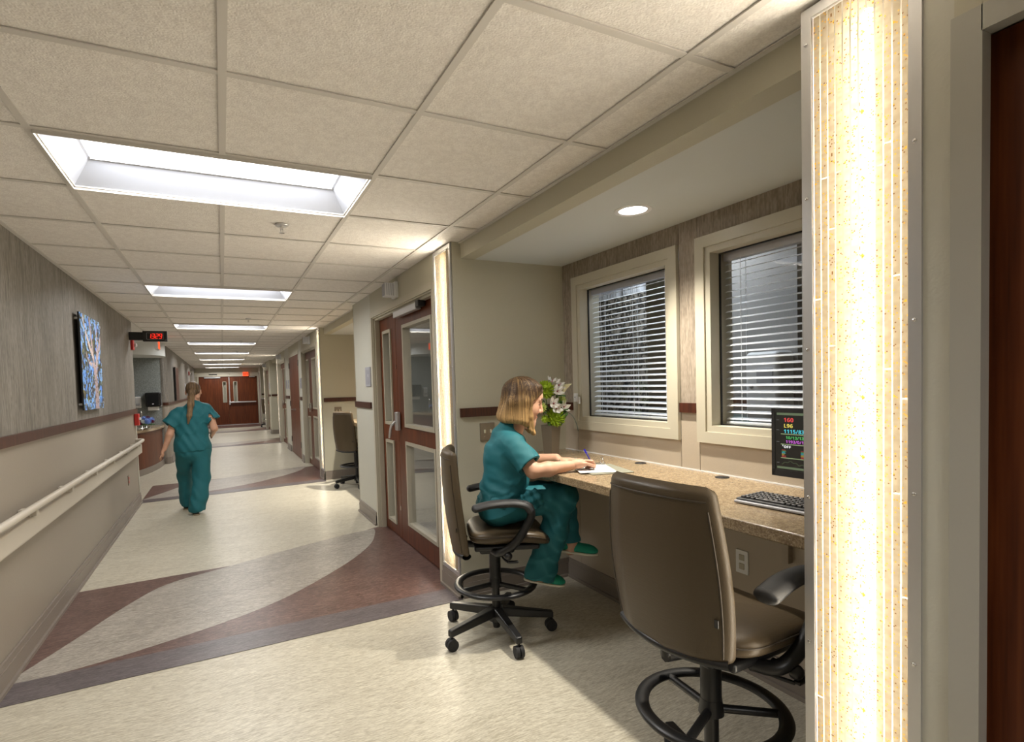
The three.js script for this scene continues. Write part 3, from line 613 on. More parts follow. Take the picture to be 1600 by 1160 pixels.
function makeChair(label, seatY, ringY, legTurn, backDrop = 0) {
  const o = thing('drafting_chair', label, 'chair', [0, 0, 0], 0, 'bronze leather stool-height chairs');
  // backrest: a curved upholstered slab, wide, reaching below the seat
  const yb = seatY - 0.15 + backDrop, yt = seatY + 0.445, tt = 0.052;
  const rear = (v) => -0.24 - 0.05 * v - 0.03 * Math.sin(Math.PI * v) * 0.6, halfW = (v) => 0.195 + 0.03 * Math.sin(Math.PI * Math.min(1, v * 0.9 + 0.12));
  const section = (ph, v, s = 1) => { // closed loop round the slab
    const e = 2 / 7, c = Math.cos(ph), q = Math.sin(ph);
    const a = Math.sign(c) * Math.abs(c) ** e, b = Math.sign(q) * Math.abs(q) ** (2 / 3.2);
    const hw_ = halfW(v) * s, z = a * hw_, bow = 0.058 * (z / 0.22) ** 2;
    return [rear(v) + tt / 2 + b * tt / 2 * s + bow, z];
  };
  const capS = (w) => { const r = 0.05; if (w < r) return Math.sqrt(1 - (1 - w / r) ** 2); if (w > 1 - r) return Math.sqrt(1 - (1 - (1 - w) / r) ** 2); return 1; };
  const back = grid(72, 48, (u, w) => {
    const ph = u * Math.PI * 2 + 0.001, s = capS(w), [x, z] = section(ph, w, 0.9 + 0.1 * s);
    const xm = rear(w) + tt / 2 + 0.058 * (z / 0.22) ** 2;
    return [xm + (x - xm) * Math.max(0.02, s), yb + (yt - yb) * w + 0.018 * (z / 0.22) ** 2 * (1 - 1.4 * w), z];
  }, true);
  const uvb = back.attributes.uv; for (let i = 0; i < uvb.count; i++) uvb.setXY(i, uvb.getX(i) * 1.1, uvb.getY(i) * 0.62);
  const bk = mesh('backrest', back, M.leather, o);
  // seams along the rear edges and along the top
  const onRear = (z, w) => rear(w) + tt / 2 - tt / 2 * (1 - Math.min(1, Math.abs(z) / halfW(w)) ** 7) ** 0.3125 + 0.058 * (z / 0.22) ** 2 - 0.0008;
  for (const s of [-1, 1]) {
    const pts = []; for (let w = 0.05; w <= 0.93; w += 0.055) { const z = s * halfW(w) * 0.93; pts.push([onRear(z, w), yb + (yt - yb) * w + 0.018 * (z / 0.22) ** 2 * (1 - 1.4 * w), z]); }
    mesh('seam', tube(pts, 0.0032, 40, 6), M.leatherSeam, bk);
  }
  { const pts = []; for (let q = -1; q <= 1.001; q += 0.125) { const w = 0.925, z = q * halfW(w) * 0.93; pts.push([onRear(z, w), yb + (yt - yb) * w - 0.005 * q * q, z]); } mesh('seam', tube(pts, 0.003, 30, 6), M.leatherSeam, bk); }
  { const pts = []; for (let q = -1; q <= 1.001; q += 0.125) { const z = q * 0.2; pts.push([rear(0) + tt * 0.45 + 0.058 * (z / 0.22) ** 2, 0.018 * (z / 0.22) ** 2, z]); } const g = tube(pts, 0.027, 40, 12); g.scale(1, 0.62, 1).translate(0, yb + 0.012 + 0.007 * 0, 0); mesh('bottom_trim', g, M.black, bk); }
  mesh('tag', cbox(0.003, 0.022, 0.012, rear(0.28) + 0.046, yb + (yt - yb) * 0.28, 0.197), M.black, bk);
  // seat cushion
  const seat = grid(48, 20, (u, w) => {
    const ph = u * Math.PI * 2, v = w * Math.PI - Math.PI / 2, e = 0.42, cc = Math.cos(ph), ss = Math.sin(ph), r = Math.max(0, Math.cos(v)) ** 0.45;
    const x = Math.sign(cc) * Math.abs(cc) ** e * 0.225 * r, z = Math.sign(ss) * Math.abs(ss) ** e * 0.235 * r;
    let y = Math.sign(Math.sin(v)) * Math.abs(Math.sin(v)) ** 0.7 * 0.043;
    y -= x > 0.06 ? 0.35 * (x - 0.06) ** 2 * 4 : 0;           // waterfall front
    y += 0.25 * z * z;
    return [x + 0.075, seatY - 0.045 + y, z];
  }, true);
  const uvs = seat.attributes.uv; for (let i = 0; i < uvs.count; i++) uvs.setXY(i, uvs.getX(i) * 1.4, uvs.getY(i) * 0.3);
  const st = mesh('seat', seat, M.leather, o);
  { const pts = []; for (let k = 0; k < 28; k++) { const ph = k / 28 * Math.PI * 2, cc = Math.cos(ph), ss = Math.sin(ph), x = Math.sign(cc) * Math.abs(cc) ** 0.42 * 0.226, z = Math.sign(ss) * Math.abs(ss) ** 0.42 * 0.236; pts.push([x + 0.075, seatY - 0.040 - (x > 0.06 ? 1.4 * (x - 0.06) ** 2 : 0) + 0.25 * z * z, z]); } mesh('seam', tube(pts, 0.003, 80, 6, true), M.leatherSeam, st); }
  mesh('seat_shell', [rbox(0.36, 0.03, 0.36, 0.012, 0.055, seatY - 0.1, 0)], M.black, o);
  mesh('mechanism', [rbox(0.20, 0.06, 0.14, 0.015, 0.01, seatY - 0.135, 0), rod([-0.05, seatY - 0.13, 0.0], [-0.205, seatY - 0.11, 0], 0.02), tube([[-0.20, seatY - 0.11, 0], [-0.205, seatY - 0.05, 0], [-0.20, seatY + 0.03, 0]], 0.018, 12, 8)], M.black, o);
  mesh('lever', [tube([[0.02, seatY - 0.14, 0.06], [0.03, seatY - 0.15, 0.2], [0.05, seatY - 0.155, 0.25]], 0.006, 12, 6), rbox(0.055, 0.012, 0.022, 0.005, 0.075, seatY - 0.152, 0.255)], M.black, o);
  // arms: a padded top that turns down at the front and runs back under the seat
  for (const s of [-1, 1]) {
    const z = s * 0.258, y = seatY + 0.158;
    const arm = mesh('armrest', tube([[0.13, y, z], [0.168, y - 0.018, z], [0.178, y - 0.06, z], [0.145, y - 0.13, z * 0.995], [0.08, y - 0.22, z * 0.96], [0.01, y - 0.268, z * 0.86], [-0.02, y - 0.275, z * 0.6]], 0.022, 40, 10).scale(1, 1, 1), M.black, o);
    const pad = tube([[-0.118, y - 0.010, z + s * 0.010], [-0.05, y + 0.003, z + s * 0.006], [0.04, y + 0.006, z], [0.11, y + 0.002, z], [0.155, y - 0.014, z], [0.174, y - 0.04, z]], 0.0215, 30, 12);
    const P = pad.attributes.position; for (let i = 0; i < P.count; i++) P.setZ(i, z + (P.getZ(i) - z) * 1.75); pad.computeVertexNormals();
    mesh('arm_pad', [pad, sph(0.0215, 0, 0, 0, 12).scale(1, 1, 1.75).translate(-0.118, y - 0.010, z + s * 0.0175)], M.blackSoft, arm);
    mesh('arm_knob', [sph(0.022, 0.05, seatY - 0.12, z * 0.98, 12), rod([0.05, seatY - 0.12, z * 0.7], [0.05, seatY - 0.12, z * 0.98], 0.012)], M.black, arm);
  }
  // column, foot ring, star base
  mesh('column', [cyl(0.033, 0.033, seatY - 0.155 - ringY, 0, (seatY - 0.155 + ringY) / 2 + 0.0, 0), cyl(0.023, 0.023, ringY - 0.07, 0, (ringY + 0.07) / 2, 0), cyl(0.04, 0.034, 0.05, 0, ringY + 0.01, 0)], M.black, o);
  const ring = new THREE.TorusGeometry(0.218, 0.023, 12, 72).rotateX(Math.PI / 2).scale(1, 0.6, 1).translate(0, ringY, 0);
  const fr = mesh('foot_ring', ring, M.black, o);
  for (let k = 0; k < 3; k++) { const a = legTurn + 0.6 + k * 2.094; mesh('ring_spoke', [rod([0.03 * Math.cos(a), ringY, 0.03 * Math.sin(a)], [0.21 * Math.cos(a), ringY - 0.003, 0.21 * Math.sin(a)], 0.014)], M.black, fr); }
  const hub = mesh('hub', [cyl(0.045, 0.04, 0.075, 0, 0.115, 0), cyl(0.02, 0.03, 0.05, 0, 0.06, 0)], M.black, o);
  for (let k = 0; k < 5; k++) {
    const a = legTurn + k * Math.PI * 2 / 5, c = Math.cos(a), s = Math.sin(a);
    const leg = new RoundedBoxGeometry(0.30, 0.054, 0.054, 2, 0.010); const P = leg.attributes.position;
    for (let i = 0; i < P.count; i++) { const t = (P.getX(i) + 0.15) / 0.30; P.setZ(i, P.getZ(i) * (1 - 0.35 * t)); P.setY(i, P.getY(i) * (1 - 0.3 * t) - 0.035 * t * t); }
    leg.computeVertexNormals(); leg.translate(0.18, 0.128, 0).rotateY(-a);
    const lg = mesh('base_leg', leg, M.black, o);
    const w = legTurn * 3 + k * 1.7, cx = c * 0.316, cz = s * 0.316, cs = [];
    for (const q of [-1, 1]) cs.push(new THREE.CylinderGeometry(0.032, 0.032, 0.019, 24).rotateX(Math.PI / 2).translate(0, 0.032, q * 0.0125).rotateY(w).translate(cx, 0, cz));
    mesh('caster', [...cs, cyl(0.006, 0.006, 0.05, cx, 0.065, cz, 10), rbox(0.034, 0.03, 0.018, 0.006, 0, 0, 0).rotateY(w).translate(cx, 0.045, cz)], M.rubber, lg);
  }
  return o;
}
const chairA = makeChair('bronze leather drafting chair that the writing woman sits on', 0.645, 0.29, 0.04);
chairA.position.set(1.37, 0, -2.77); chairA.rotation.y = -0.3683;
const chairB = makeChair('empty bronze leather drafting chair in the right foreground, seen from behind', 0.705, 0.365, 0.1, 0.07);
chairB.position.set(1.392, 0, -1.25); chairB.rotation.y = 0.06;
const chairC = makeChair('bronze leather drafting chair at the second alcove worktop', 0.66, 0.30, 0.9);
chairC.position.set(1.72, 0, -7.95); chairC.rotation.y = 0.5;
dup(chairC, 'far bronze leather chair in the alcove by the end doors', [1.62, 0, 22.6], 0.2);

// ================================================================ THINGS ON THE DESK
{ // monitor
  const o = thing('monitor', 'black flat monitor showing coloured patient readings on the desk', 'monitor', [2.03, 0.945, 1.262], 0);
  o.rotation.y = Math.atan2(-1, 0) + 0.06;   // screen looks towards the aisle
  const w = 0.44, h = 0.275, yc = 0.228;
  mesh('housing', rbox(w, h, 0.035, 0.008, 0, yc, -0.018), M.black, o);
  mesh('bezel', [cbox(w, 0.014, 0.004, 0, yc + h / 2 - 0.008, 0.001), cbox(w, 0.026, 0.004, 0, yc - h / 2 + 0.013, 0.001), cbox(0.014, h, 0.004, w / 2 - 0.007, yc, 0.001), cbox(0.014, h, 0.004, -w / 2 + 0.007, yc, 0.001)], M.blackSoft, o);
  const cv = document.createElement('canvas'); cv.width = 1024; cv.height = 640; const c = cv.getContext('2d');
  c.fillStyle = '#0d0d0b'; c.fillRect(0, 0, 1024, 640);
  c.fillStyle = '#4a5540'; c.fillRect(20, 10, 984, 26); c.fillRect(20, 600, 984, 24);
  c.fillStyle = '#6d7a58'; for (const y of [238, 350, 500]) c.fillRect(60, y, 940, 9);
  const t = (s, x, y, px, col) => { c.font = 'bold ' + px + 'px sans-serif'; c.fillStyle = col; c.fillText(s, x, y); };
  t('160', 90, 110, 62, '#c23a3a'); t('11', 330, 110, 62, '#2f9a63'); t('L96', 90, 172, 58, '#b9a94a'); t('0', 330, 172, 58, '#a04bb0'); t('1115/83', 90, 232, 56, '#3aa7b6');
  t('10/13/13', 110, 296, 44, '#3f9a50'); t('1193/0/14', 110, 340, 44, '#a84fb0'); t('OFF', 90, 396, 40, '#d8d8d8'); t('x', 74, 376, 26, '#d8d8d8');
  const cols = ['#b83a3a', '#3f9a50', '#35a0b0', '#35a0b0', '#b59a3c', '#b59a3c', '#b83a3a', '#b83a3a'];
  cols.forEach((k, i) => { t(['Meds', 'Limits', 'Labs', 'Mode', 'Rate', 'Vol', 'Alarm', 'Alerts'][i], 70, 424 + i * 10.5, 15, k); t('12:0' + i + '  1' + i + '/2' + i + '   4' + i, 260, 424 + i * 10.5, 15, k); t('80  ' + (60 + i) + '  3' + i, 560, 424 + i * 10.5, 15, k); });
  c.strokeStyle = '#4a5a3c'; c.lineWidth = 3; c.beginPath(); for (let x = 70; x < 980; x += 6) c.lineTo(x, 556 + 14 * Math.sin(x * 0.03) + 8 * Math.sin(x * 0.11)); c.stroke();
  c.strokeStyle = '#777'; c.lineWidth = 3; for (const y of [90, 200, 330, 560]) { c.beginPath(); c.moveTo(16, y); c.lineTo(44, y); c.stroke(); }
  const ct = new THREE.CanvasTexture(cv); ct.colorSpace = THREE.SRGBColorSpace;
  mesh('screen', new THREE.PlaneGeometry(w - 0.028, h - 0.04).translate(0, yc + 0.006, 0.0015), S({ color: lin(0.01, 0.01, 0.01), roughness: 0.35, emissive: 0xffffff, emissiveMap: ct, emissiveIntensity: 0.95 }), o);
  mesh('stand', [rbox(0.05, 0.16, 0.02, 0.006, 0, 0.10, -0.055), cyl(0.10, 0.095, 0.012, 0, 0.006, -0.055, 36), cbox(0.05, 0.04, 0.03, 0, 0.17, -0.045)], M.black, o);
}
{ // keyboard
  const o = thing('keyboard', 'black keyboard with pale-edged keys on the desk before the monitor', 'keyboard', [1.915, 0.945, 1.27], -Math.PI / 2 + 0.10);
  mesh('tray', [rbox(0.46, 0.018, 0.165, 0.006, 0, 0.012, 0)], M.blackSoft, o);
  mesh('palm_edge', rbox(0.46, 0.01, 0.02, 0.004, 0, 0.008, 0.085), M.greyPlastic, o);
  const key = rbox(0.0165, 0.009, 0.0165, 0.003, 0, 0, 0, 1), km = S({ color: lin(0.05, 0.05, 0.055), roughness: 0.35 });
  for (let r = 0; r < 6; r++) for (let k = 0; k < 22; k++) {
    if (r === 5 && k > 2 && k < 9) continue;
    const q = mesh('key', key, km, o); q.position.set(-0.209 + k * 0.0199, 0.024, -0.062 + r * 0.0245);
  }
  const sp = mesh('space_bar', rbox(0.115, 0.009, 0.0165, 0.003, -0.209 + 5.5 * 0.0199, 0.024, -0.062 + 5 * 0.0245), km, o);
}
// binder, sheet of paper
{
  const o = thing('ring_binder', 'open grey ring binder on the desk under the writing hand', 'binder', [1.93, 0.945, 2.62], -0.25);
  mesh('cover', [rbox(0.27, 0.006, 0.30, 0.002, -0.11, 0.003, -0.10), rbox(0.24, 0.006, 0.30, 0.002, 0.0, 0.003, 0.2), cbox(0.05, 0.012, 0.30, -0.11, 0.004, 0.045)], S({ color: lin(0.30, 0.30, 0.24), roughness: 0.35 }), o);
  for (const x of [-0.19, -0.06, 0.07]) mesh('ring', [new THREE.TorusGeometry(0.02, 0.0025, 8, 20).rotateY(Math.PI / 2).translate(x, 0.024, 0.045)], M.chrome, o);
  mesh('ring_rail', rbox(0.30, 0.006, 0.02, 0.002, -0.06, 0.011, 0.045), M.chrome, o);
  const cv = document.createElement('canvas'); cv.width = 256; cv.height = 320; const c = cv.getContext('2d');
  c.fillStyle = '#eef0ee'; c.fillRect(0, 0, 256, 320); c.fillStyle = '#8b93a0';
  for (let y = 24; y < 300; y += 13) { let x = 20; while (x < 225) { const w = 6 + rnd() * 26; c.fillRect(x, y, Math.min(w, 236 - x), 3); x += w + 6; } }
  c.strokeStyle = '#9aa2ae'; c.strokeRect(14, 14, 228, 292);
  const pt = new THREE.CanvasTexture(cv); pt.colorSpace = THREE.SRGBColorSpace;
  single('paper_sheet', 'white printed form that the woman writes on', 'paper', new THREE.BoxGeometry(0.20, 0.0012, 0.255), [M.paper, M.paper, S({ map: pt, roughness: 0.7 }), M.paper, M.paper, M.paper], [1.835, 0.9535, 2.44], -0.42);
}
{ // vase
  const o = thing('vase', 'tall square bronze metal vase on the desk corner', 'vase', [1.985, 0.945, 3.10], 0.30);
  const g = new THREE.CylinderGeometry(0.066, 0.050, 0.205, 4, 1, true).rotateY(Math.PI / 4).translate(0, 0.1025, 0);
  const gi = new THREE.CylinderGeometry(0.0625, 0.048, 0.20, 4, 1, true).rotateY(Math.PI / 4).translate(0, 0.1045, 0);
  mesh('body', [g.toNonIndexed(), cbox(0.07, 0.004, 0.07, 0, 0.003, 0)].map((q) => { q.computeVertexNormals(); return q; }), M.steel, o);
  mesh('inside', (() => { const q = gi.toNonIndexed(); q.computeVertexNormals(); return q; })(), M.steel, o);
  const t = 0.0025, a = 0.0915; mesh('rim', [cbox(a, t, t, 0, 0.205, a / 2), cbox(a, t, t, 0, 0.205, -a / 2), cbox(t, t, a, a / 2, 0.205, 0), cbox(t, t, a, -a / 2, 0.205, 0)], M.steel, o);
}
// ---------------------------------------------------------------- flowers
const FM = {
  lime: S({ color: lin(0.33, 0.46, 0.02), roughness: 0.6 }), limePale: S({ color: lin(0.52, 0.60, 0.16), roughness: 0.6 }), petal: S({ color: lin(0.82, 0.80, 0.76), roughness: 0.55 }), calla: S({ color: lin(0.84, 0.80, 0.52), roughness: 0.45 }),
  stem: S({ color: lin(0.06, 0.13, 0.02), roughness: 0.6 }), leaf: S({ color: lin(0.045, 0.12, 0.02), roughness: 0.5, side: THREE.DoubleSide }), throat: S({ color: lin(0.35, 0.08, 0.09), roughness: 0.6 }), blade: S({ color: lin(0.05, 0.10, 0.09), roughness: 0.5, side: THREE.DoubleSide }),
  blue: S({ color: lin(0.28, 0.42, 0.85), roughness: 0.6 }), wine: S({ color: lin(0.17, 0.012, 0.06), roughness: 0.6 }), whiteF: S({ color: lin(0.7, 0.74, 0.76), roughness: 0.6 }),
};
function petalGeo(len, wid, cup, n = 6) {
  return grid(4, n, (u, v) => { const a = (u - 0.5) * 2, w = wid * Math.sin(Math.PI * Math.min(1, 0.08 + v * 0.92)) ** 0.7; return [a * w / 2, cup * v * v - 0.25 * wid * a * a, v * len]; });
}
function mumGeo(r, layers, per) { // dense ball of strap petals
  r *= 1.16;
  const out = [], p = petalGeo(r * 0.62, r * 0.24, r * 0.12, 3);
  for (let l = 0; l < layers; l++) for (let k = 0; k < per; k++) {
    const tilt = -1.45 + 2.7 * (l / (layers - 1)) - 0.1, q = p.clone();
    q.rotateX(-0.3).translate(0, 0, r * 0.36).rotateX(-tilt * 0.62 + rr(-0.15, 0.15)).rotateY((k + (l % 2) * 0.5) / per * 6.283 + rr(-0.1, 0.1));
    out.push(q);
  }
  out.push(sph(r * 0.5, 0, 0, 0, 10));
  return join(out);
}
const VB = [1.985, 1.15, 3.10];
function stemTo(o, dx, dy, dz) { mesh('stem', tube([[0, 0, 0], [-dx * 0.35, -dy * 0.5, dz * 0.35], [-dx, -dy, dz]], 0.0028, 10, 6), FM.stem, o); }
function flower(name, label, category, d, build, group) { // d: offset from the vase mouth (right, up, away)
  const o = thing(name, label, category, [VB[0] + d[0], VB[1] + d[1], VB[2] + d[2]], 0, group);
  build(o); mesh('stem', tube([[0, 0, 0], [-d[0] * 0.3, -d[1] * 0.45, d[2] * 0.3], [-d[0] * 0.86, -d[1] - 0.02, d[2] * 0.86], [-d[0] * 0.93, -d[1] - 0.16, d[2] * 0.93]], 0.0028, 14, 6), FM.stem, o);
  return o;
}
const tip = (g, x, z) => g.rotateX(x).rotateZ(z);
flower('chrysanthemum', 'large lime green chrysanthemum low in the vase bouquet', 'flower', [0.01, 0.052, -0.045], (o) => mesh('bloom', tip(mumGeo(0.062, 6, 16), 0.9, -0.1), FM.lime, o), 'lime chrysanthemums in the vase');
flower('chrysanthemum', 'large lime green chrysanthemum high beside the woman’s face', 'flower', [-0.06, 0.24, -0.035], (o) => mesh('bloom', tip(mumGeo(0.06, 6, 15), 0.7, 0.3), FM.lime, o), 'lime chrysanthemums in the vase');
flower('carnation', 'pale green carnation at the left of the vase bouquet', 'flower', [-0.10, 0.125, -0.05], (o) => mesh('bloom', tip(mumGeo(0.034, 5, 12), 0.5, 0.7), FM.limePale, o), 'pale carnations in the vase');
flower('carnation', 'pale green carnation at the right below the calla lily', 'flower', [0.068, 0.165, -0.03], (o) => mesh('bloom', tip(mumGeo(0.034, 5, 12), 0.7, -0.4), FM.limePale, o), 'pale carnations in the vase');
flower('carnation', 'small lime carnation low at the left of the bouquet', 'flower', [-0.065, 0.045, -0.03], (o) => mesh('bloom', tip(mumGeo(0.026, 5, 10), 0.6, 0.6), FM.lime, o), 'pale carnations in the vase');
const lilyGeo = (() => { const gs = []; for (let k = 0; k < 6; k++) gs.push(petalGeo(0.052, 0.030, k % 2 ? 0.004 : 0.016).rotateX(-0.55).rotateY(k * Math.PI / 3)); return join(gs); })();
[['topmost white lily of the bouquet', -0.005, 0.285, -0.03, 0.4, -0.2], ['white lily in the upper middle of the bouquet', 0.02, 0.225, -0.055, 1.1, 0], ['white lily beside the calla', 0.055, 0.265, -0.02, 0.9, -0.4], ['white lily left of the bouquet’s centre', -0.015, 0.145, -0.06, 1.2, 0.2], ['white lily at the bouquet’s centre above the low chrysanthemum', 0.005, 0.112, -0.062, 1.3, 0.1], ['white lily at the lower right of the bouquet', 0.075, 0.118, -0.045, 1.0, -0.5]].forEach(([lab, x, y, z, a, b]) =>
  flower('lily', lab, 'flower', [x, y, z], (o) => { mesh('petals', tip(lilyGeo.clone(), a, b), FM.petal, o); mesh('throat', tip(join([sph(0.006, 0, 0.006, 0, 8), rod([0, 0, 0], [0.004, 0.03, 0], 0.0012, 5), rod([0, 0, 0], [-0.005, 0.028, 0.004], 0.0012, 5)]), a, b), FM.throat, o); }, 'white lilies in the vase'));
flower('calla_lily', 'cream calla lily funnel at the right of the bouquet', 'flower', [0.075, 0.19, -0.03], (o) => {
  const g = grid(28, 14, (u, v) => { const ph = u * Math.PI * 2, r = 0.006 + 0.028 * v ** 2.2 * (1 + 0.35 * Math.cos(ph)); return [Math.cos(ph) * r, v * 0.085 + 0.022 * v ** 3 * Math.cos(ph), Math.sin(ph) * r]; });
  mesh('spathe', g.rotateZ(-0.35), FM.calla, o); mesh('spadix', rod([0, 0.01, 0], [0.02, 0.065, 0], 0.003), FM.lime, o);
});
{
  const leafG = petalGeo(0.10, 0.036, -0.02);
  const spots = [[-0.03, 0.01, -0.02, 0.9, 2.4], [0.03, 0.02, -0.03, 0.8, 0.4], [-0.02, 0.08, -0.02, 0.3, 2.9], [0.05, 0.09, -0.01, 0.4, 0.2], [0.0, 0.17, 0.0, 0.2, 1.4], [-0.06, 0.16, -0.01, 0.4, 2.8], [0.04, 0.13, -0.03, 0.6, -0.3], [0.035, 0.20, -0.02, 0.2, 0.1], [-0.02, 0.20, -0.03, 0.3, 2.2], [0.0, 0.03, -0.05, 0.9, 1.2], [-0.045, 0.0, -0.045, 1.25, 2.2], [0.04, 0.0, -0.05, 1.2, 0.5]];
  const o = thing('foliage', 'dark green leaves filling the vase bouquet', 'leaves', [VB[0], VB[1], VB[2]]);
  for (const [x, y, z, t, a] of spots) { const q = mesh('leaf', leafG, FM.leaf, o); q.position.set(x, y, -z); q.rotation.set(-t, a, 0, 'YXZ'); }
  for (let k = 0; k < 7; k++) mesh('stem', tube([[rr(-0.02, 0.02), -0.15, rr(-0.02, 0.02)], [rr(-0.03, 0.03), 0.02, rr(-0.02, 0.02)], [rr(-0.06, 0.06), 0.15, rr(-0.01, 0.03)]], 0.0025, 8, 5), FM.stem, o);
  const g = single('grass_blade', 'single dark grass blade arching from the bouquet over the window frame', 'leaf', tube([[0, -0.12, 0], [0.01, 0.02, 0], [0.05, 0.085, 0.03], [0.11, 0.075, 0.07], [0.145, 0.01, 0.09], [0.155, -0.045, 0.095]], 0.0018, 30, 6), FM.blade, VB);
}
// ================================================================ LEFT WALL FITTINGS
{
  const o = thing('handrail', 'long cream handrail with flat crash bumper along the left wall', 'handrail', [XL, 0, 2.4]);
  const zn = ZBACK + 0.1, zf = 8.3, c = 2.4, L = (z) => -(z - c);
  mesh('rail', tube([[0.082, 0.838, L(zn)], [0.082, 0.838, L(2)], [0.082, 0.838, L(5)], [0.082, 0.838, L(zf - 0.07)], [0.07, 0.838, L(zf - 0.015)], [0.03, 0.838, L(zf)], [-0.002, 0.838, L(zf)]], 0.0205, 220, 14), M.bumper, o);
  const sh = new THREE.Shape(); sh.moveTo(0.012, 0.668); sh.lineTo(0.05, 0.668); sh.quadraticCurveTo(0.062, 0.668, 0.062, 0.684); sh.lineTo(0.062, 0.765); sh.quadraticCurveTo(0.062, 0.781, 0.05, 0.781); sh.lineTo(0.012, 0.781);
  mesh('bumper', new THREE.ExtrudeGeometry(sh, { depth: zf - zn, bevelEnabled: false, curveSegments: 6 }).translate(0, 0, L(zf)), M.bumper, o);
  mesh('end_cap', rbox(0.064, 0.113, 0.02, 0.006, 0.03, 0.7245, L(zf)), M.bumper, o);
  for (let z = -2.6; z < 8.2; z += 0.8) mesh('bracket', [cbox(0.05, 0.05, 0.06, 0.028, 0.80, L(z)), cbox(0.03, 0.03, 0.05, 0.066, 0.80, L(z))], M.bumper, o);
}
{ // tree print on standoffs
  const o = thing('wall_print', 'square print of a tree against blue sky on metal standoffs, left wall', 'picture', [XL, 1.715, 5.675]);
  const W = 0.79, Hh = 0.785, n = 512, cv = document.createElement('canvas'); cv.width = cv.height = n; const c = cv.getContext('2d');
  c.fillStyle = '#7db4ee'; c.fillRect(0, 0, n, n);
  const blot = (cols, k, r0, r1) => { for (let i = 0; i < k; i++) { c.fillStyle = cols[Math.floor(rnd() * cols.length)]; const r = rr(r0, r1); c.beginPath(); c.ellipse(rnd() * n, rnd() * n, r, r * rr(0.8, 2.6), rnd() * 3, 0, 7); c.fill(); } };
  blot(['#5f97e6', '#9cc8f6', '#6ea6f0', '#8fbdf5'], 260, 8, 26); blot(['#1c2417', '#2a3520', '#39402a', '#202033', '#3a2f45', '#2f2a3c'], 900, 4, 13); blot(['#5a6a35', '#77793a', '#4a5a2d', '#8c8a3e'], 260, 3, 9); blot(['#6fb0ff', '#4f93f2', '#86c0ff'], 170, 5, 14);
  const limb = (pts, w0, w1, col) => { for (let k = 0; k < 140; k++) { const t = k / 139, cu = new THREE.SplineCurve(pts.map((p) => new THREE.Vector2(p[0] * n, p[1] * n))).getPoint(t), w = w0 + (w1 - w0) * t; c.fillStyle = col; c.beginPath(); c.arc(cu.x, cu.y, w * n / 2, 0, 7); c.fill(); c.fillStyle = ['#cbb0a8', '#e6cfc2', '#7d6470', '#a98b90', '#5d4a5a'][Math.floor(rnd() * 5)]; c.fillRect(cu.x + rr(-w, w) * n / 2.3, cu.y, 3, rr(4, 16)); } };
  limb([[0.66, 1.0], [0.66, 0.78], [0.63, 0.6]], 0.20, 0.13, '#b09a9e'); limb([[0.63, 0.62], [0.56, 0.42], [0.50, 0.2], [0.46, 0.02]], 0.11, 0.045, '#b39ca0'); limb([[0.68, 0.6], [0.78, 0.42], [0.92, 0.28], [1.0, 0.18]], 0.10, 0.05, '#c0a8a8'); limb([[0.55, 0.42], [0.36, 0.28], [0.2, 0.12], [0.16, 0.0]], 0.07, 0.03, '#d9c4b8'); limb([[0.6, 0.52], [0.38, 0.5], [0.22, 0.4]], 0.05, 0.025, '#c8b2b2'); limb([[0.72, 0.5], [0.80, 0.22], [0.78, 0.02]], 0.06, 0.03, '#c3a8a6');
  blot(['#1c2417', '#2a3520', '#39402a', '#6ea6f0'], 260, 2, 6);
  const pt = new THREE.CanvasTexture(cv); pt.colorSpace = THREE.SRGBColorSpace;
  mesh('panel', cbox(0.012, Hh, W, 0.036, 0, 0), M.black, o);
  mesh('print', new THREE.PlaneGeometry(W, Hh).rotateY(Math.PI / 2).translate(0.0425, 0, 0), PH({ map: pt, roughness: 0.3 }), o);
  for (const y of [-1, 1]) for (const z of [-1, 1]) mesh('standoff', [rod([0.001, y * 0.345, z * 0.355], [0.052, y * 0.345, z * 0.355], 0.011, 12)], M.alu, o);
}
{ // corner clock
  const o = thing('digital_clock', 'black wall-mounted clock with red digits reading 13:29', 'clock', [-0.80, 2.175, 8.2]);
  mesh('wall_bracket', [cbox(0.16, 0.10, 0.05, -0.155, 0, 0)], M.black, o);
  const body = mesh('case', rbox(0.272, 0.134, 0.07, 0.005, 0.05, 0, 0), M.black, o);
  mesh('window_border', [cbox(0.186, 0.003, 0.002, 0.05, 0.042, 0.036), cbox(0.186, 0.003, 0.002, 0.05, -0.042, 0.036), cbox(0.003, 0.087, 0.002, -0.042, 0, 0.036), cbox(0.003, 0.087, 0.002, 0.142, 0, 0.036)], M.greyPlastic, body);
  const SEG = { 1: 'bc', 2: 'abged', 3: 'abgcd', 9: 'abcdfg' }, w = 0.027, h = 0.056, t = 0.0068;
  const place = { a: [0, h / 2, w, t], g: [0, 0, w, t], d: [0, -h / 2, w, t], b: [w / 2, h / 4, t, h / 2], c: [w / 2, -h / 4, t, h / 2], f: [-w / 2, h / 4, t, h / 2], e: [-w / 2, -h / 4, t, h / 2] };
  [['1', -0.008], ['3', 0.030], ['2', 0.072], ['9', 0.112]].forEach(([d, x]) => {
    const gs = [...SEG[d]].map((s) => { const [px, py, a, b] = place[s]; return cbox(a, b, 0.003, px + py * 0.16, py, 0); });
    const q = mesh('digit', gs, M.ledRed, body); q.position.set(x, 0, 0.0375);
  });
  mesh('colon', [sph(0.0045, 0.0515, 0.014, 0.037, 8), sph(0.0045, 0.049, -0.014, 0.037, 8)], M.ledRed, body);
  mesh('maker_mark', cbox(0.022, 0.004, 0.001, 0.168, -0.05, 0.0355), M.greyPlastic, body);
}
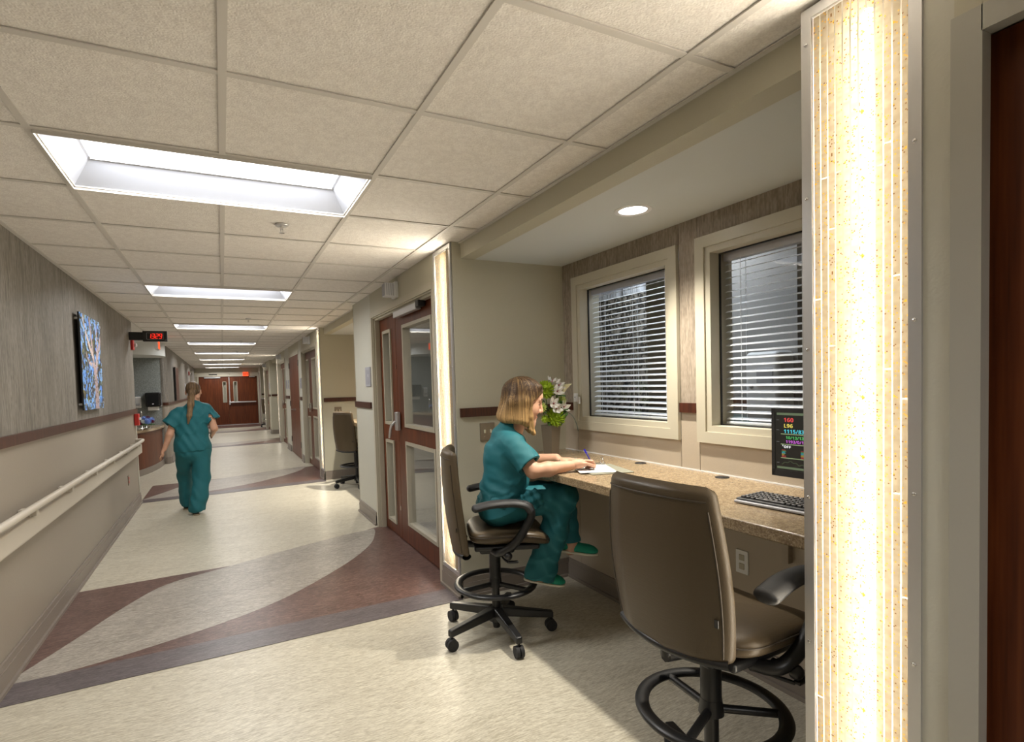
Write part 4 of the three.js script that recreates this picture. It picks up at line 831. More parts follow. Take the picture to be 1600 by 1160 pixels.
{
  const o = thing('fire_alarm', 'red fire alarm strobe high on the left wall corner', 'alarm', [XL, 2.075, 8.33]);
  mesh('plate', rbox(0.03, 0.13, 0.11, 0.006, 0.015, 0, 0), M.red, o); mesh('strobe', rbox(0.035, 0.05, 0.045, 0.012, 0.045, -0.005, -0.02), M.whitePlastic, o);
  const p = thing('fire_pull_station', 'red fire pull station below the wood rail on the left wall corner', 'alarm', [XL, 1.105, 8.30]);
  mesh('body', rbox(0.05, 0.15, 0.11, 0.006, 0.025, 0, 0), M.red, p); mesh('handle', rbox(0.02, 0.03, 0.08, 0.004, 0.056, 0.01, 0), M.white, p);
  const q = thing('wall_outlet', 'small red-faced power outlet low on the left wall under the handrail', 'outlet', [XL, 0.428, 7.55]);
  mesh('plate', rbox(0.006, 0.115, 0.07, 0.002, 0, 0, 0), M.steel, q); for (const y of [-0.022, 0.022]) mesh('socket', rbox(0.006, 0.03, 0.03, 0.004, 0.003, y, 0), M.red, q);
}
// ================================================================ WASH-BASIN RECESS
{
  const o = thing('basin_counter', 'curved mahogany wash basin counter in the left recess', 'counter', [-1.9, 0, 11.6]);
  const E = (a, b) => { const sh = new THREE.Shape(), cx = -2.12, cz = NZ - 0.002; sh.moveTo(NX + 0.003, cz); for (let k = 0; k <= 30; k++) { const t = k / 30 * Math.PI / 2; sh.lineTo(cx + a * Math.cos(t), cz - b * Math.sin(t)); } sh.lineTo(NX + 0.003, cz - b); return sh; };
  const ex = (a, b, y0, y1, bev = 0) => toCreasedNormals(new THREE.ExtrudeGeometry(E(a, b), { depth: y1 - y0, bevelEnabled: false }).rotateX(-Math.PI / 2).translate(1.9, y0, 11.6), 0.5);
  mesh('front', metreUV(ex(1.0, 2.5, 0.11, 0.755)), M.door, o);
  mesh('kick_base', ex(1.015, 2.52, 0, 0.11), M.base, o);
  mesh('worktop', metreUV(ex(1.05, 2.57, 0.755, 0.80)), M.counter, o);
  mesh('basin', [new THREE.TorusGeometry(0.17, 0.014, 10, 40).rotateX(Math.PI / 2).scale(1.2, 1, 1).translate(0.42, 0.803, -0.05), cyl(0.16, 0.16, 0.006, 0.42, 0.802, -0.05)], M.chrome, o);
  const f = thing('gooseneck_faucet', 'chrome gooseneck faucet on the recess counter', 'faucet', [-1.40, 0.80, 12.1]);
  mesh('spout', tube([[0, 0, 0], [0, 0.2, 0], [0.005, 0.28, 0.015], [0.01, 0.31, 0.06], [0.01, 0.29, 0.11], [0.01, 0.26, 0.115]], 0.011, 30, 10), M.chrome, f); mesh('base', cyl(0.026, 0.02, 0.03, 0, 0.015, 0), M.chrome, f); mesh('lever', rod([0, 0.05, 0], [0.06, 0.08, 0.02], 0.006), M.chrome, f);
  const t = thing('towel_dispenser', 'black paper towel dispenser on the grey recess wall', 'dispenser', [-1.235, 1.165, NZ]);
  const g = new RoundedBoxGeometry(0.27, 0.285, 0.2, 3, 0.03), P = g.attributes.position; for (let i = 0; i < P.count; i++) P.setX(i, P.getX(i) * (1 - 0.12 * (P.getY(i) / 0.285 + 0.0) * -1) * (P.getY(i) > 0 ? 0.94 : 1)); g.computeVertexNormals(); g.translate(0, 0.145, 0.1);
  mesh('cover', g, S({ color: lin(0.01, 0.01, 0.011), roughness: 0.18 }), t); mesh('logo_mark', cbox(0.03, 0.02, 0.002, 0, 0.06, 0.2), M.greyPlastic, t); mesh('paper', cbox(0.19, 0.075, 0.012, 0, -0.03, 0.13), M.paper, t); mesh('back_plate', cbox(0.26, 0.28, 0.03, 0, 0.145, 0.015), M.greyPlastic, t);
  const s = thing('soap_dispenser', 'white soap dispenser beside the black towel dispenser', 'dispenser', [-1.50, 1.15, NZ]);
  mesh('cover', rbox(0.11, 0.23, 0.1, 0.025, 0, 0.115, 0.051), M.whitePlastic, s); mesh('push_bar', rbox(0.07, 0.04, 0.03, 0.01, 0, 0.07, 0.105), M.greyPlastic, s);
  const sg = thing('wall_sign', 'white hand washing sign on the grey recess wall', 'sign', [-1.80, 1.42, NZ]);
  mesh('panel', cbox(0.20, 0.16, 0.006, 0, 0.08, 0.004), M.whitePlastic, sg); mesh('figures', [cbox(0.03, 0.06, 0.002, -0.04, 0.08, 0.008), cbox(0.03, 0.06, 0.002, 0.0, 0.09, 0.008), cbox(0.05, 0.012, 0.002, 0.045, 0.06, 0.008), cbox(0.06, 0.006, 0.002, 0.0, 0.025, 0.008)], M.greyPlastic, sg);
  // low bouquet in a glass bowl
  const BP = [-1.225, 0.80, 11.25];
  const v = thing('flower_bowl', 'low clear glass bowl on the recess counter', 'vase', BP);
  mesh('bowl', new THREE.LatheGeometry([[0.001, 0.002], [0.05, 0.002], [0.06, 0.03], [0.055, 0.09], [0.05, 0.09], [0.055, 0.03], [0.045, 0.006], [0.001, 0.006]].map((p) => new THREE.Vector2(...p)), 28), PH({ color: 0xffffff, roughness: 0.02, transmission: 1, thickness: 0.01, ior: 1.45 }), v);
  const fl = [['pale blue hydrangea at the front of the low bouquet', FM.blue, 0.02, 0.15, 0.05, 0.058], ['pale blue hydrangea at the top of the low bouquet', FM.blue, -0.035, 0.19, -0.02, 0.05], ['pale blue hydrangea at the right of the low bouquet', FM.blue, 0.075, 0.17, -0.01, 0.045], ['wine red rose at the left of the low bouquet', FM.wine, -0.085, 0.12, 0.03, 0.034], ['wine red rose at the top of the low bouquet', FM.wine, 0.02, 0.205, 0.015, 0.034], ['wine red rose at the right of the low bouquet', FM.wine, 0.095, 0.14, 0.03, 0.028], ['white bloom at the left of the low bouquet', FM.whiteF, -0.05, 0.145, 0.05, 0.036]];
  for (const [lab, m, x, y, z, r] of fl) { const q = thing('bouquet_flower', lab, 'flower', [BP[0] + x, BP[1] + y, BP[2] - z]); mesh('bloom', mumGeo(r, 5, 11).rotateX(0.5), m, q); mesh('stem', rod([0, 0, 0], [-x * 0.7, -y + 0.02, -z * 0.7], 0.003, 5), FM.stem, q); }
  const lf = thing('foliage', 'green leaves round the low bouquet on the recess counter', 'leaves', [BP[0], BP[1] + 0.09, BP[2]]);
  for (let k = 0; k < 9; k++) { const q = mesh('leaf', petalGeo(0.12, 0.05, -0.03), FM.leaf, lf); q.rotation.set(-0.25, k * 0.7, 0, 'YXZ'); }
  const es = thing('exit_sign', 'small white box exit sign with red edge hanging over the recess', 'sign', [-0.94, 2.15, 10.5]);
  mesh('body', rbox(0.05, 0.17, 0.30, 0.006, 0, 0.09, 0), M.whitePlastic, es); mesh('lit_face', cbox(0.004, 0.13, 0.27, 0.027, 0.085, 0), M.signRed, es); mesh('stem', cyl(0.01, 0.01, 0.06, 0, 0.203, 0), M.white, es);
}
// ================================================================ SMALL WALL AND CEILING FITTINGS
const font = await new FontLoader().loadAsync('fonts/droid/droid_sans_bold.typeface.json');
{
  const o = thing('exit_sign', 'glowing red EXIT sign above the end double doors', 'sign', [0.905, 2.03, ZEND - 0.11]);
  mesh('face', cbox(0.21, 0.17, 0.02, 0, 0.085, 0), M.signRed, o);
  const g = new TextGeometry('EXIT', { font, size: 0.085, depth: 0.004, curveSegments: 3 }); g.computeBoundingBox(); g.scale(0.75, 1.2, 1).translate(-0.095, 0.034, 0.011);
  mesh('lettering', g, S({ color: lin(0.25, 0.008, 0.0), roughness: 0.6 }), o); mesh('mount', cbox(0.1, 0.06, 0.03, 0, 0.09, -0.025), M.white, o);
  const h = thing('door_sensor', 'black slot sensor on the header above the end doors', 'sensor', [-0.32, 2.115, ZEND - 0.06]); mesh('housing', rbox(0.3, 0.035, 0.03, 0.008, 0, 0, 0.015), M.black, h); mesh('lens', sph(0.012, 0.62, 0.005, 0.005, 10), M.black, h);
}
function sprinkler(x, z, label) {
  const o = thing('fire_sprinkler', label, 'sprinkler', [x, YC, z], 0, 'ceiling sprinklers');
  mesh('escutcheon', new THREE.LatheGeometry([[0.012, -0.012], [0.03, -0.009], [0.036, -0.003], [0.037, -0.0]].map((p) => new THREE.Vector2(...p)), 24), M.alu, o);
  mesh('frame', [cyl(0.009, 0.009, 0.02, 0, -0.016, 0, 12), rod([0.008, -0.024, 0], [0.003, -0.044, 0], 0.002), rod([-0.008, -0.024, 0], [-0.003, -0.044, 0], 0.002)], M.chrome, o);
  mesh('deflector', cyl(0.015, 0.015, 0.002, 0, -0.046, 0, 16), M.chrome, o);
}
sprinkler(0.344, 3.31, 'ceiling sprinkler nearest the viewer, behind the largest light'); sprinkler(0.346, 7.76, 'ceiling sprinkler between the second and third lights'); sprinkler(0.36, 11.3, 'ceiling sprinkler before the fourth light'); sprinkler(0.36, 14.3, 'ceiling sprinkler before the fifth light');
function chime(z, where) {
  const o = thing('nurse_call_light', 'white louvred call light box above ' + where, 'call light', [XR, 2.20, z], 0, 'call light boxes above the doors');
  mesh('mount_plate', rbox(0.03, 0.135, 0.12, 0.004, -0.015, 0.07, 0), M.whitePlastic, o);
  const b = mesh('housing', rbox(0.085, 0.115, 0.095, 0.004, -0.07, 0.068, 0), M.whitePlastic, o);
  for (let k = 0; k < 5; k++) mesh('louvre', cbox(0.004, 0.1, 0.006, -0.115, 0.068, -0.034 + k * 0.017), M.greyPlastic, b);
  for (let k = 0; k < 4; k++) mesh('louvre', cbox(0.006, 0.1, 0.004, -0.098 + k * 0.018, 0.068, 0.0495), M.greyPlastic, b);
}
chime(4.58, 'the nearest glazed doors'); chime(9.75, 'the glazed doors past the second alcove'); chime(14.9, 'the glazed doors past the plain wood doors'); chime(20.2, 'the farthest glazed doors');
function plate(z, where, y = 1.445) {
  const o = thing('room_sign', 'grey room sign plate ' + where, 'sign', [XR, y, z], 0, 'room sign plates on the right wall');
  mesh('panel', rbox(0.012, 0.205, 0.205, 0.004, -0.006, 0.1025, 0), M.greyPlastic, o); mesh('insert', cbox(0.003, 0.15, 0.15, -0.0125, 0.10, 0), S({ color: lin(0.36, 0.36, 0.40), roughness: 0.4 }), o); mesh('symbol', cbox(0.002, 0.03, 0.012, -0.014, 0.115, 0.03), M.white, o);
}
plate(5.68, 'on the pier past the nearest glazed doors'); plate(11.14, 'on the narrow pier before the plain wood doors'); plate(13.3, 'just past the plain wood doors'); plate(13.75, 'beside the third glazed doors'); plate(19.0, 'on the pier past the third alcove');
function switchPlate(x, y, z, where) {
  const o = thing('light_switch', 'bronze double toggle light switch ' + where, 'switch', [x, y, z]);
  mesh('plate', rbox(0.112, 0.125, 0.008, 0.003, 0, 0, 0.004), M.steel, o);
  for (const s of [-1, 1]) { mesh('toggle', [rbox(0.01, 0.024, 0.016, 0.003, s * 0.023, 0.004, 0.014)], S({ color: lin(0.6, 0.57, 0.42), roughness: 0.4 }), o); for (const y2 of [-0.03, 0.03]) mesh('screw', sph(0.0035, s * 0.023, y2, 0.008, 8), M.chrome, o); }
}
switchPlate(1.62, 1.113, A1[1] - 0.004, 'on the alcove wall behind the seated woman'); switchPlate(1.634, 1.075, A2[1] - 0.004, 'on the second alcove’s end wall');
{
  const q = thing('wall_outlet', 'ivory power outlet on the wall below the desk', 'outlet', [XB, 0.53, 1.83]);
  mesh('plate', rbox(0.006, 0.115, 0.07, 0.002, -0.003, 0, 0), M.white, q); for (const y of [-0.022, 0.022]) mesh('socket', rbox(0.006, 0.03, 0.03, 0.004, -0.006, y, 0), M.frame, q);
  const l = thing('window_latch', 'small white latch box on the window frame by the vase', 'latch', [XB - 0.022, 1.325, 3.155]);
  mesh('box', rbox(0.018, 0.06, 0.035, 0.004, -0.009, 0, 0.0), M.whitePlastic, l); mesh('button', sph(0.006, -0.019, 0.004, 0.003, 8), M.greyPlastic, l); mesh('sensor', rbox(0.012, 0.05, 0.02, 0.003, -0.006, -0.018, 0.03), M.whitePlastic, l); mesh('cable', rod([-0.003, -0.03, 0.012], [-0.003, -0.145, 0.012], 0.003, 6), M.frame, l);
}
{ // far left wall pieces
  const o = thing('wall_print', 'narrow brown framed picture on the far left wall past the basin', 'picture', [XF, 1.64, 14.7]); mesh('panel', cbox(0.03, 0.76, 0.9, 0.03, 0, 0), M.black, o); mesh('print', new THREE.PlaneGeometry(0.9, 0.76).rotateY(Math.PI / 2).translate(0.046, 0, 0), S({ map: T.rail, roughness: 0.5 }), o);
  const a = thing('fire_alarm', 'red fire alarm strobe far down the left wall', 'alarm', [XF, 2.05, 20.6]); mesh('plate', rbox(0.03, 0.13, 0.11, 0.006, 0.015, 0, 0), M.red, a); mesh('strobe', rbox(0.04, 0.05, 0.05, 0.012, 0.045, 0, -0.02), M.whitePlastic, a);
  const s = thing('room_sign', 'grey room sign plate on the far left wall past the wood door', 'sign', [XF, 1.45, 18.4]); mesh('panel', rbox(0.012, 0.24, 0.22, 0.004, 0.006, 0.12, 0), M.greyPlastic, s); mesh('insert', cbox(0.003, 0.15, 0.15, 0.0125, 0.13, 0), M.whitePlastic, s);
  const v = thing('air_vent', 'small dark ceiling vent before the sixth light', 'vent', [-0.25, YC, 20.3]); mesh('grille', cbox(0.3, 0.01, 0.3, 0, -0.006, 0), M.greyPlastic, v); for (let k = 0; k < 6; k++) mesh('slat', cbox(0.28, 0.006, 0.008, 0, -0.013, -0.12 + k * 0.048), M.black, v);
}
// ================================================================ BLINDS AND THE ROOM BEHIND THE WINDOWS
function blind(w, label) {
  const z0 = w.z0 + 0.092, z1 = w.z1 - 0.092, len = z1 - z0, zc = (z0 + z1) / 2, y0 = WY0 + 0.095, y1 = WY1 - 0.092, o = thing('window_blind', label, 'blind', [XB + 0.105, y0, zc], 0, 'white slatted blinds');
  const n = 24, step = (y1 - y0 - 0.05) / n, sl = (() => { const g = grid(4, 1, (u, v) => { const a = (u - 0.5); return [a * 0.036, 0.0028 * (1 - 4 * a * a), (v - 0.5) * (len - 0.01)]; }); g.rotateZ(0.34); return g; })();
  const slatM = M.blind.clone(); slatM.side = THREE.DoubleSide;
  for (let k = 0; k < n; k++) { const q = mesh('slat', sl, slatM, o); q.position.y = 0.03 + k * step; }
  mesh('head_rail', cbox(0.04, 0.035, len, 0, y1 - y0 - 0.018, 0), M.greyPlastic, o); mesh('bottom_rail', rbox(0.04, 0.014, len - 0.01, 0.004, 0, 0.008, 0), M.blind, o);
  for (const z of [-0.3, 0.02, 0.3]) for (const x of [-0.019, 0.019]) mesh('ladder_cord', rod([x, 0.01, z], [x, y1 - y0 - 0.02, z], 0.0013, 5), M.blind, o);
}
blind(W1, 'white slatted blind in the window nearer the vase'); blind(W2, 'white slatted blind in the window behind the monitor');
{
  const wv = tex(256, (u, v) => { const n = noise2(u * 26, v * 26, 26, 26, 201), k = noise2(u * 60, v * 14, 60, 14, 202); return n * 0.6 + k * 0.4 > 0.5 ? [0.52, 0.50, 0.47] : [0.16, 0.155, 0.15]; }, { size: 0.5 });
  const wave = (y0, y1, z0, z1) => { const g = grid(80, 1, (u, v) => [0.035 * Math.sin(u * 60), y0 + (y1 - y0) * v, -(z0 + (z1 - z0) * u)]); const q = g.attributes.uv; for (let i = 0; i < q.count; i++) q.setXY(i, q.getX(i) * 1.4, q.getY(i) * (y1 - y0)); return g; };
  const cu = (z0, z1, lab) => { const o = thing('privacy_curtain', lab, 'curtain', [3.35, 0, 0]); mesh('cloth', wave(0.35, 2.2, z0, z1), S({ map: wv, roughness: 0.9, side: THREE.DoubleSide }), o); mesh('mesh_top', wave(2.2, 2.47, z0, z1), S({ color: lin(0.6, 0.62, 0.66), roughness: 0.9, side: THREE.DoubleSide }), o); mesh('track', bx(-0.015, 0.015, 2.475, 2.5, z0, z1), M.alu, o); };
  cu(3.98, 4.35, 'left dark patterned privacy curtain seen through the blind by the vase'); cu(3.68, 3.93, 'right dark patterned privacy curtain seen through the blind by the vase');
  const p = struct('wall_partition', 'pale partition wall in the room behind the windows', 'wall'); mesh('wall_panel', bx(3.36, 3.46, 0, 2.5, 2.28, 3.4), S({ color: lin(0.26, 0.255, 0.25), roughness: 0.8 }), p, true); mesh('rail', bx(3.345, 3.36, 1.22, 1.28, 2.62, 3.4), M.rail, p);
  const d = thing('towel_dispenser', 'white towel dispenser seen through the blind behind the monitor', 'dispenser', [3.36, 1.2, 2.42]); mesh('cover', rbox(0.17, 0.40, 0.25, 0.03, -0.085, 0.2, 0), M.whitePlastic, d); mesh('window', rbox(0.01, 0.12, 0.12, 0.004, -0.172, 0.23, 0.03), M.greyPlastic, d); mesh('button', sph(0.015, -0.172, 0.17, -0.07, 8), M.greyPlastic, d);
  const c = thing('room_cabinet', 'dark tall cabinet in the room behind the monitor window', 'cabinet', [4.2, 0, 2.6]); mesh('body', rbox(0.5, 2.0, 0.9, 0.01, 0, 1.0, 0), S({ color: lin(0.06, 0.045, 0.04), roughness: 0.5 }), c); mesh('door', cbox(0.02, 1.9, 0.42, -0.26, 1.0, 0.22), S({ color: lin(0.07, 0.05, 0.042), roughness: 0.5 }), c); mesh('door', cbox(0.02, 1.9, 0.42, -0.26, 1.0, -0.22), S({ color: lin(0.07, 0.05, 0.042), roughness: 0.5 }), c);
}
// ================================================================ PEOPLE
// distance fields, meshed with surface nets
const smin = (a, b, k) => { const h = Math.max(0, k - Math.abs(a - b)) / k; return Math.min(a, b) - h * h * k * 0.25; };
const smax = (a, b, k) => -smin(-a, -b, k);
function cap(a, b, r0, r1 = r0, flat) { // tapered capsule; flat: [sx, sy, sz] squash about its axis
  const [ax, ay, az] = a, dx = b[0] - ax, dy = b[1] - ay, dz = b[2] - az, L = dx * dx + dy * dy + dz * dz || 1e-9;
  return (x, y, z) => {
    let px = x - ax, py = y - ay, pz = z - az; const t = Math.max(0, Math.min(1, (px * dx + py * dy + pz * dz) / L));
    px -= dx * t; py -= dy * t; pz -= dz * t;
    if (flat) { px *= flat[0]; py *= flat[1]; pz *= flat[2]; }
    return Math.sqrt(px * px + py * py + pz * pz) - (r0 + (r1 - r0) * t);
  };
}
function ell(c, r, turn) { // ellipsoid, turned about z by turn
  const cs = Math.cos(turn ?? 0), sn = Math.sin(turn ?? 0), m = Math.min(...r);
  return (x, y, z) => { const px = x - c[0], py = y - c[1], qx = px * cs + py * sn, qy = -px * sn + py * cs, qz = z - c[2]; const k = Math.sqrt((qx / r[0]) ** 2 + (qy / r[1]) ** 2 + (qz / r[2]) ** 2), g = Math.sqrt((qx / r[0] ** 2) ** 2 + (qy / r[1] ** 2) ** 2 + (qz / r[2] ** 2) ** 2); return g < 1e-9 ? -m : k * (k - 1) / g; };
}
const uni = (list, k) => (x, y, z) => { let d = 1e9; for (const f of list) d = smin(d, f(x, y, z), k); return d; };
function noise3(x, y, z, s) { const zi = Math.floor(z), f = z - zi, u = f * f * (3 - 2 * f); return noise2(x, y, 4096, 4096, s + zi * 17) * (1 - u) + noise2(x, y, 4096, 4096, s + zi * 17 + 17) * u; }
function nets(f, lo, hi, cell, tint) {
  const n = [0, 1, 2].map((i) => Math.ceil((hi[i] - lo[i]) / cell) + 1), [nx, ny, nz] = n, val = new Float32Array(nx * ny * nz), id = (i, j, k) => (k * ny + j) * nx + i;
  for (let k = 0; k < nz; k++) for (let j = 0; j < ny; j++) for (let i = 0; i < nx; i++) val[id(i, j, k)] = f(lo[0] + i * cell, lo[1] + j * cell, lo[2] + k * cell);
  const vert = new Int32Array(nx * ny * nz).fill(-1), pos = [], idx = [];
  const E = [[0, 1], [0, 2], [0, 4], [1, 3], [1, 5], [2, 3], [2, 6], [3, 7], [4, 5], [4, 6], [5, 7], [6, 7]];
  for (let k = 0; k < nz - 1; k++) for (let j = 0; j < ny - 1; j++) for (let i = 0; i < nx - 1; i++) {
    const v = []; let m = 0;
    for (let q = 0; q < 8; q++) { const d = val[id(i + (q & 1), j + ((q >> 1) & 1), k + (q >> 2))]; v.push(d); if (d < 0) m |= 1 << q; }
    if (m === 0 || m === 255) continue;
    let x = 0, y = 0, z = 0, c = 0;
    for (const [a, b] of E) if ((v[a] < 0) !== (v[b] < 0)) { const t = v[a] / (v[a] - v[b]); x += (a & 1) + ((b & 1) - (a & 1)) * t; y += ((a >> 1) & 1) + (((b >> 1) & 1) - ((a >> 1) & 1)) * t; z += (a >> 2) + ((b >> 2) - (a >> 2)) * t; c++; }
    vert[id(i, j, k)] = pos.length / 3; pos.push(lo[0] + (i + x / c) * cell, lo[1] + (j + y / c) * cell, lo[2] + (k + z / c) * cell);
  }
  const quad = (a, b, c, d, flip) => { if (a < 0 || b < 0 || c < 0 || d < 0) return; if (flip) idx.push(a, c, b, a, d, c); else idx.push(a, b, c, a, c, d); };
  for (let k = 1; k < nz - 1; k++) for (let j = 1; j < ny - 1; j++) for (let i = 1; i < nx - 1; i++) {
    const o = val[id(i, j, k)] < 0;
    if (o !== val[id(i + 1, j, k)] < 0) quad(vert[id(i, j - 1, k - 1)], vert[id(i, j, k - 1)], vert[id(i, j, k)], vert[id(i, j - 1, k)], !o);
    if (o !== val[id(i, j + 1, k)] < 0) quad(vert[id(i - 1, j, k - 1)], vert[id(i, j, k - 1)], vert[id(i, j, k)], vert[id(i - 1, j, k)], o);
    if (o !== val[id(i, j, k + 1)] < 0) quad(vert[id(i - 1, j - 1, k)], vert[id(i, j - 1, k)], vert[id(i, j, k)], vert[id(i - 1, j, k)], !o);
  }
  const N = [], C = [], U = [], e = cell * 0.5;
  for (let i = 0; i < pos.length; i += 3) {
    const [x, y, z] = [pos[i], pos[i + 1], pos[i + 2]], g = [f(x + e, y, z) - f(x - e, y, z), f(x, y + e, z) - f(x, y - e, z), f(x, y, z + e) - f(x, y, z - e)], l = Math.hypot(...g) || 1;
    N.push(g[0] / l, g[1] / l, g[2] / l); U.push(x + z, y); if (tint) C.push(...tint(x, y, z));
  }
  const g = new THREE.BufferGeometry();
  g.setAttribute('position', new THREE.Float32BufferAttribute(pos, 3)); g.setAttribute('normal', new THREE.Float32BufferAttribute(N, 3)); g.setAttribute('uv', new THREE.Float32BufferAttribute(U, 2));
  if (tint) g.setAttribute('color', new THREE.Float32BufferAttribute(C, 3));
  g.setIndex(idx);
  return g;
}
const SCRUB = PH({ color: lin(0.006, 0.12, 0.145), roughness: 0.72, bumpMap: T.weave, bumpScale: 0.0003, sheen: 0.25, sheenColor: lin(0.05, 0.3, 0.32), sheenRoughness: 0.5 });
const SKIN = PH({ vertexColors: true, roughness: 0.48, specularIntensity: 0.7 });
const HAIR = PH({ vertexColors: true, roughness: 0.55, specularIntensity: 0.4 });

// a head in its own frame (x to the face, y up, z to the right ear); returns {field, tint, lo, hi}
function headField() {
  const skull = ell([-0.012, 0.042, 0], [0.094, 0.082, 0.072]), parts = uni([
    skull, ell([0.022, -0.035, 0], [0.062, 0.085, 0.056]), ell([0.048, -0.098, 0], [0.032, 0.024, 0.028]), cap([0.052, -0.085, 0], [-0.02, -0.06, 0.045], 0.024, 0.02), cap([0.052, -0.085, 0], [-0.02, -0.06, -0.045], 0.024, 0.02),
    ell([0.05, -0.02, 0.036], [0.03, 0.034, 0.024]), ell([0.05, -0.02, -0.036], [0.03, 0.034, 0.024]), ell([0.06, 0.052, 0], [0.028, 0.034, 0.046])], 0.035);
  const nose = uni([cap([0.083, 0.036, 0], [0.106, -0.014, 0], 0.006, 0.0095), ell([0.1, -0.02, 0.0], [0.0125, 0.009, 0.0105]), ell([0.09, -0.022, 0.0115], [0.011, 0.008, 0.007]), ell([0.09, -0.022, -0.0115], [0.011, 0.008, 0.007])], 0.009);
  const lips = uni([ell([0.084, -0.054, 0], [0.0095, 0.0055, 0.02]), ell([0.082, -0.066, 0], [0.0095, 0.0065, 0.017])], 0.003), chin = ell([0.075, -0.104, 0], [0.015, 0.014, 0.017]);
  const sock = [ell([0.088, 0.022, 0.033], [0.017, 0.012, 0.02]), ell([0.088, 0.022, -0.033], [0.017, 0.012, 0.02])], eye = [ell([0.069, 0.019, 0.032], [0.0135, 0.0125, 0.0145]), ell([0.069, 0.019, -0.032], [0.0135, 0.0125, 0.0145])];
  const brow = [cap([0.084, 0.036, 0.016], [0.074, 0.039, 0.048], 0.0055, 0.004), cap([0.084, 0.036, -0.016], [0.074, 0.039, -0.048], 0.0055, 0.004)];
  const ears = [-1, 1].map((s) => { const o = ell([-0.012, 0.004, s * 0.078], [0.017, 0.031, 0.011], -0.2), h = ell([-0.006, 0.008, s * 0.088], [0.009, 0.018, 0.008]); return (x, y, z) => smax(o(x, y, z), -h(x, y, z), 0.006); });
  const field = (x, y, z) => {
    let d = parts(x, y, z);
    d = smin(d, chin(x, y, z), 0.02); d = smin(d, nose(x, y, z), 0.012);
    for (const f of sock) d = smax(d, -f(x, y, z), 0.012);
    for (const f of eye) d = smin(d, f(x, y, z), 0.004);
    for (const f of brow) d = smin(d, f(x, y, z), 0.01);
    d = smin(d, lips(x, y, z), 0.006);
    const mouth = Math.hypot((x - 0.094) * 0.5, (y + 0.0605) * 1, 0) - 0.0016; d = smax(d, -Math.max(mouth, Math.abs(z) - 0.02), 0.003);
    for (const f of ears) d = smin(d, f(x, y, z), 0.008);
    return d;
  };
  return { field, lips, brow, eye };
}
const HEAD = headField();
function headTint(base) {
  return (x, y, z) => {
    let c = [...base]; const n = 0.94 + 0.12 * noise3(x * 60 + 40, y * 60 + 40, z * 60 + 40, 301); c = c.map((v) => v * n);
    if (HEAD.lips(x, y, z) < 0.0015 && x > 0.07) c = [base[0] * 0.74, base[1] * 0.36, base[2] * 0.40];
    for (const s of [-1, 1]) {
      const t = (Math.abs(z) - 0.014) / 0.036; if (z * s > 0.012 && z * s < 0.05 && x > 0.06 && Math.abs(y - (0.040 + 0.006 * Math.sin(t * 3))) < 0.0042) c = [0.10, 0.06, 0.035];
      if (HEAD.eye[s > 0 ? 0 : 1](x, y, z) < 0.0035 && x > 0.072) { if (y < 0.0155 && y > 0.0095) c = [0.02, 0.014, 0.012]; else if (y <= 0.0095 && y > 0.004) c = [0.45, 0.36, 0.33]; }
    }
    if (x > 0.03 && y < 0.0 && y > -0.05 && Math.abs(z) > 0.026 && Math.abs(z) < 0.055) c = [c[0], c[1] * 0.88, c[2] * 0.88];
    return c;
  };
}
const turned = (pos, pitch, yaw = 0, tilt = 0, sc = 1) => new THREE.Matrix4().compose(V3(...pos), new THREE.Quaternion().setFromEuler(new THREE.Euler(tilt, yaw, pitch, 'YZX')), V3(sc, sc, sc));
function headGeo(base, m) { return nets(HEAD.field, [-0.125, -0.14, -0.105], [0.13, 0.14, 0.105], 0.0034, headTint(base)).applyMatrix4(m); }
function fingerChain(list, r = 0.0083) { return list.flatMap((p) => p.slice(1).map((q, i) => cap(p[i], q, r * (1 - 0.08 * i) * (p.r ?? 1), r * (0.92 - 0.08 * i) * (p.r ?? 1)))); }
function skinGeo(base) { return (x, y, z) => { const n = 0.93 + 0.14 * noise3(x * 45 + 50, y * 45 + 50, z * 45 + 50, 305); return base.map((v) => v * n); }; }
function merged(gs) { return mergeGeometries(gs.map((g) => g.index ? g.toNonIndexed() : g)); }
// folds of cloth: ridges that run along `dir`, broken up by noise
function folds(amp, fx, fy, fz, s) { return (x, y, z) => amp * (noise3(x * fx + 60, y * fy + 60, z * fz + 60, s) - 0.5) * 2 + amp * 0.6 * (noise3(x * fx * 2.1 + 60, y * fy * 2.1 + 60, z * fz * 2.1 + 60, s + 5) - 0.5); }

const ridge = (x, y, z, s) => { const n = 1 - Math.abs(2 * noise3(x + 70, y + 70, z + 70, s) - 1); return n * n; };
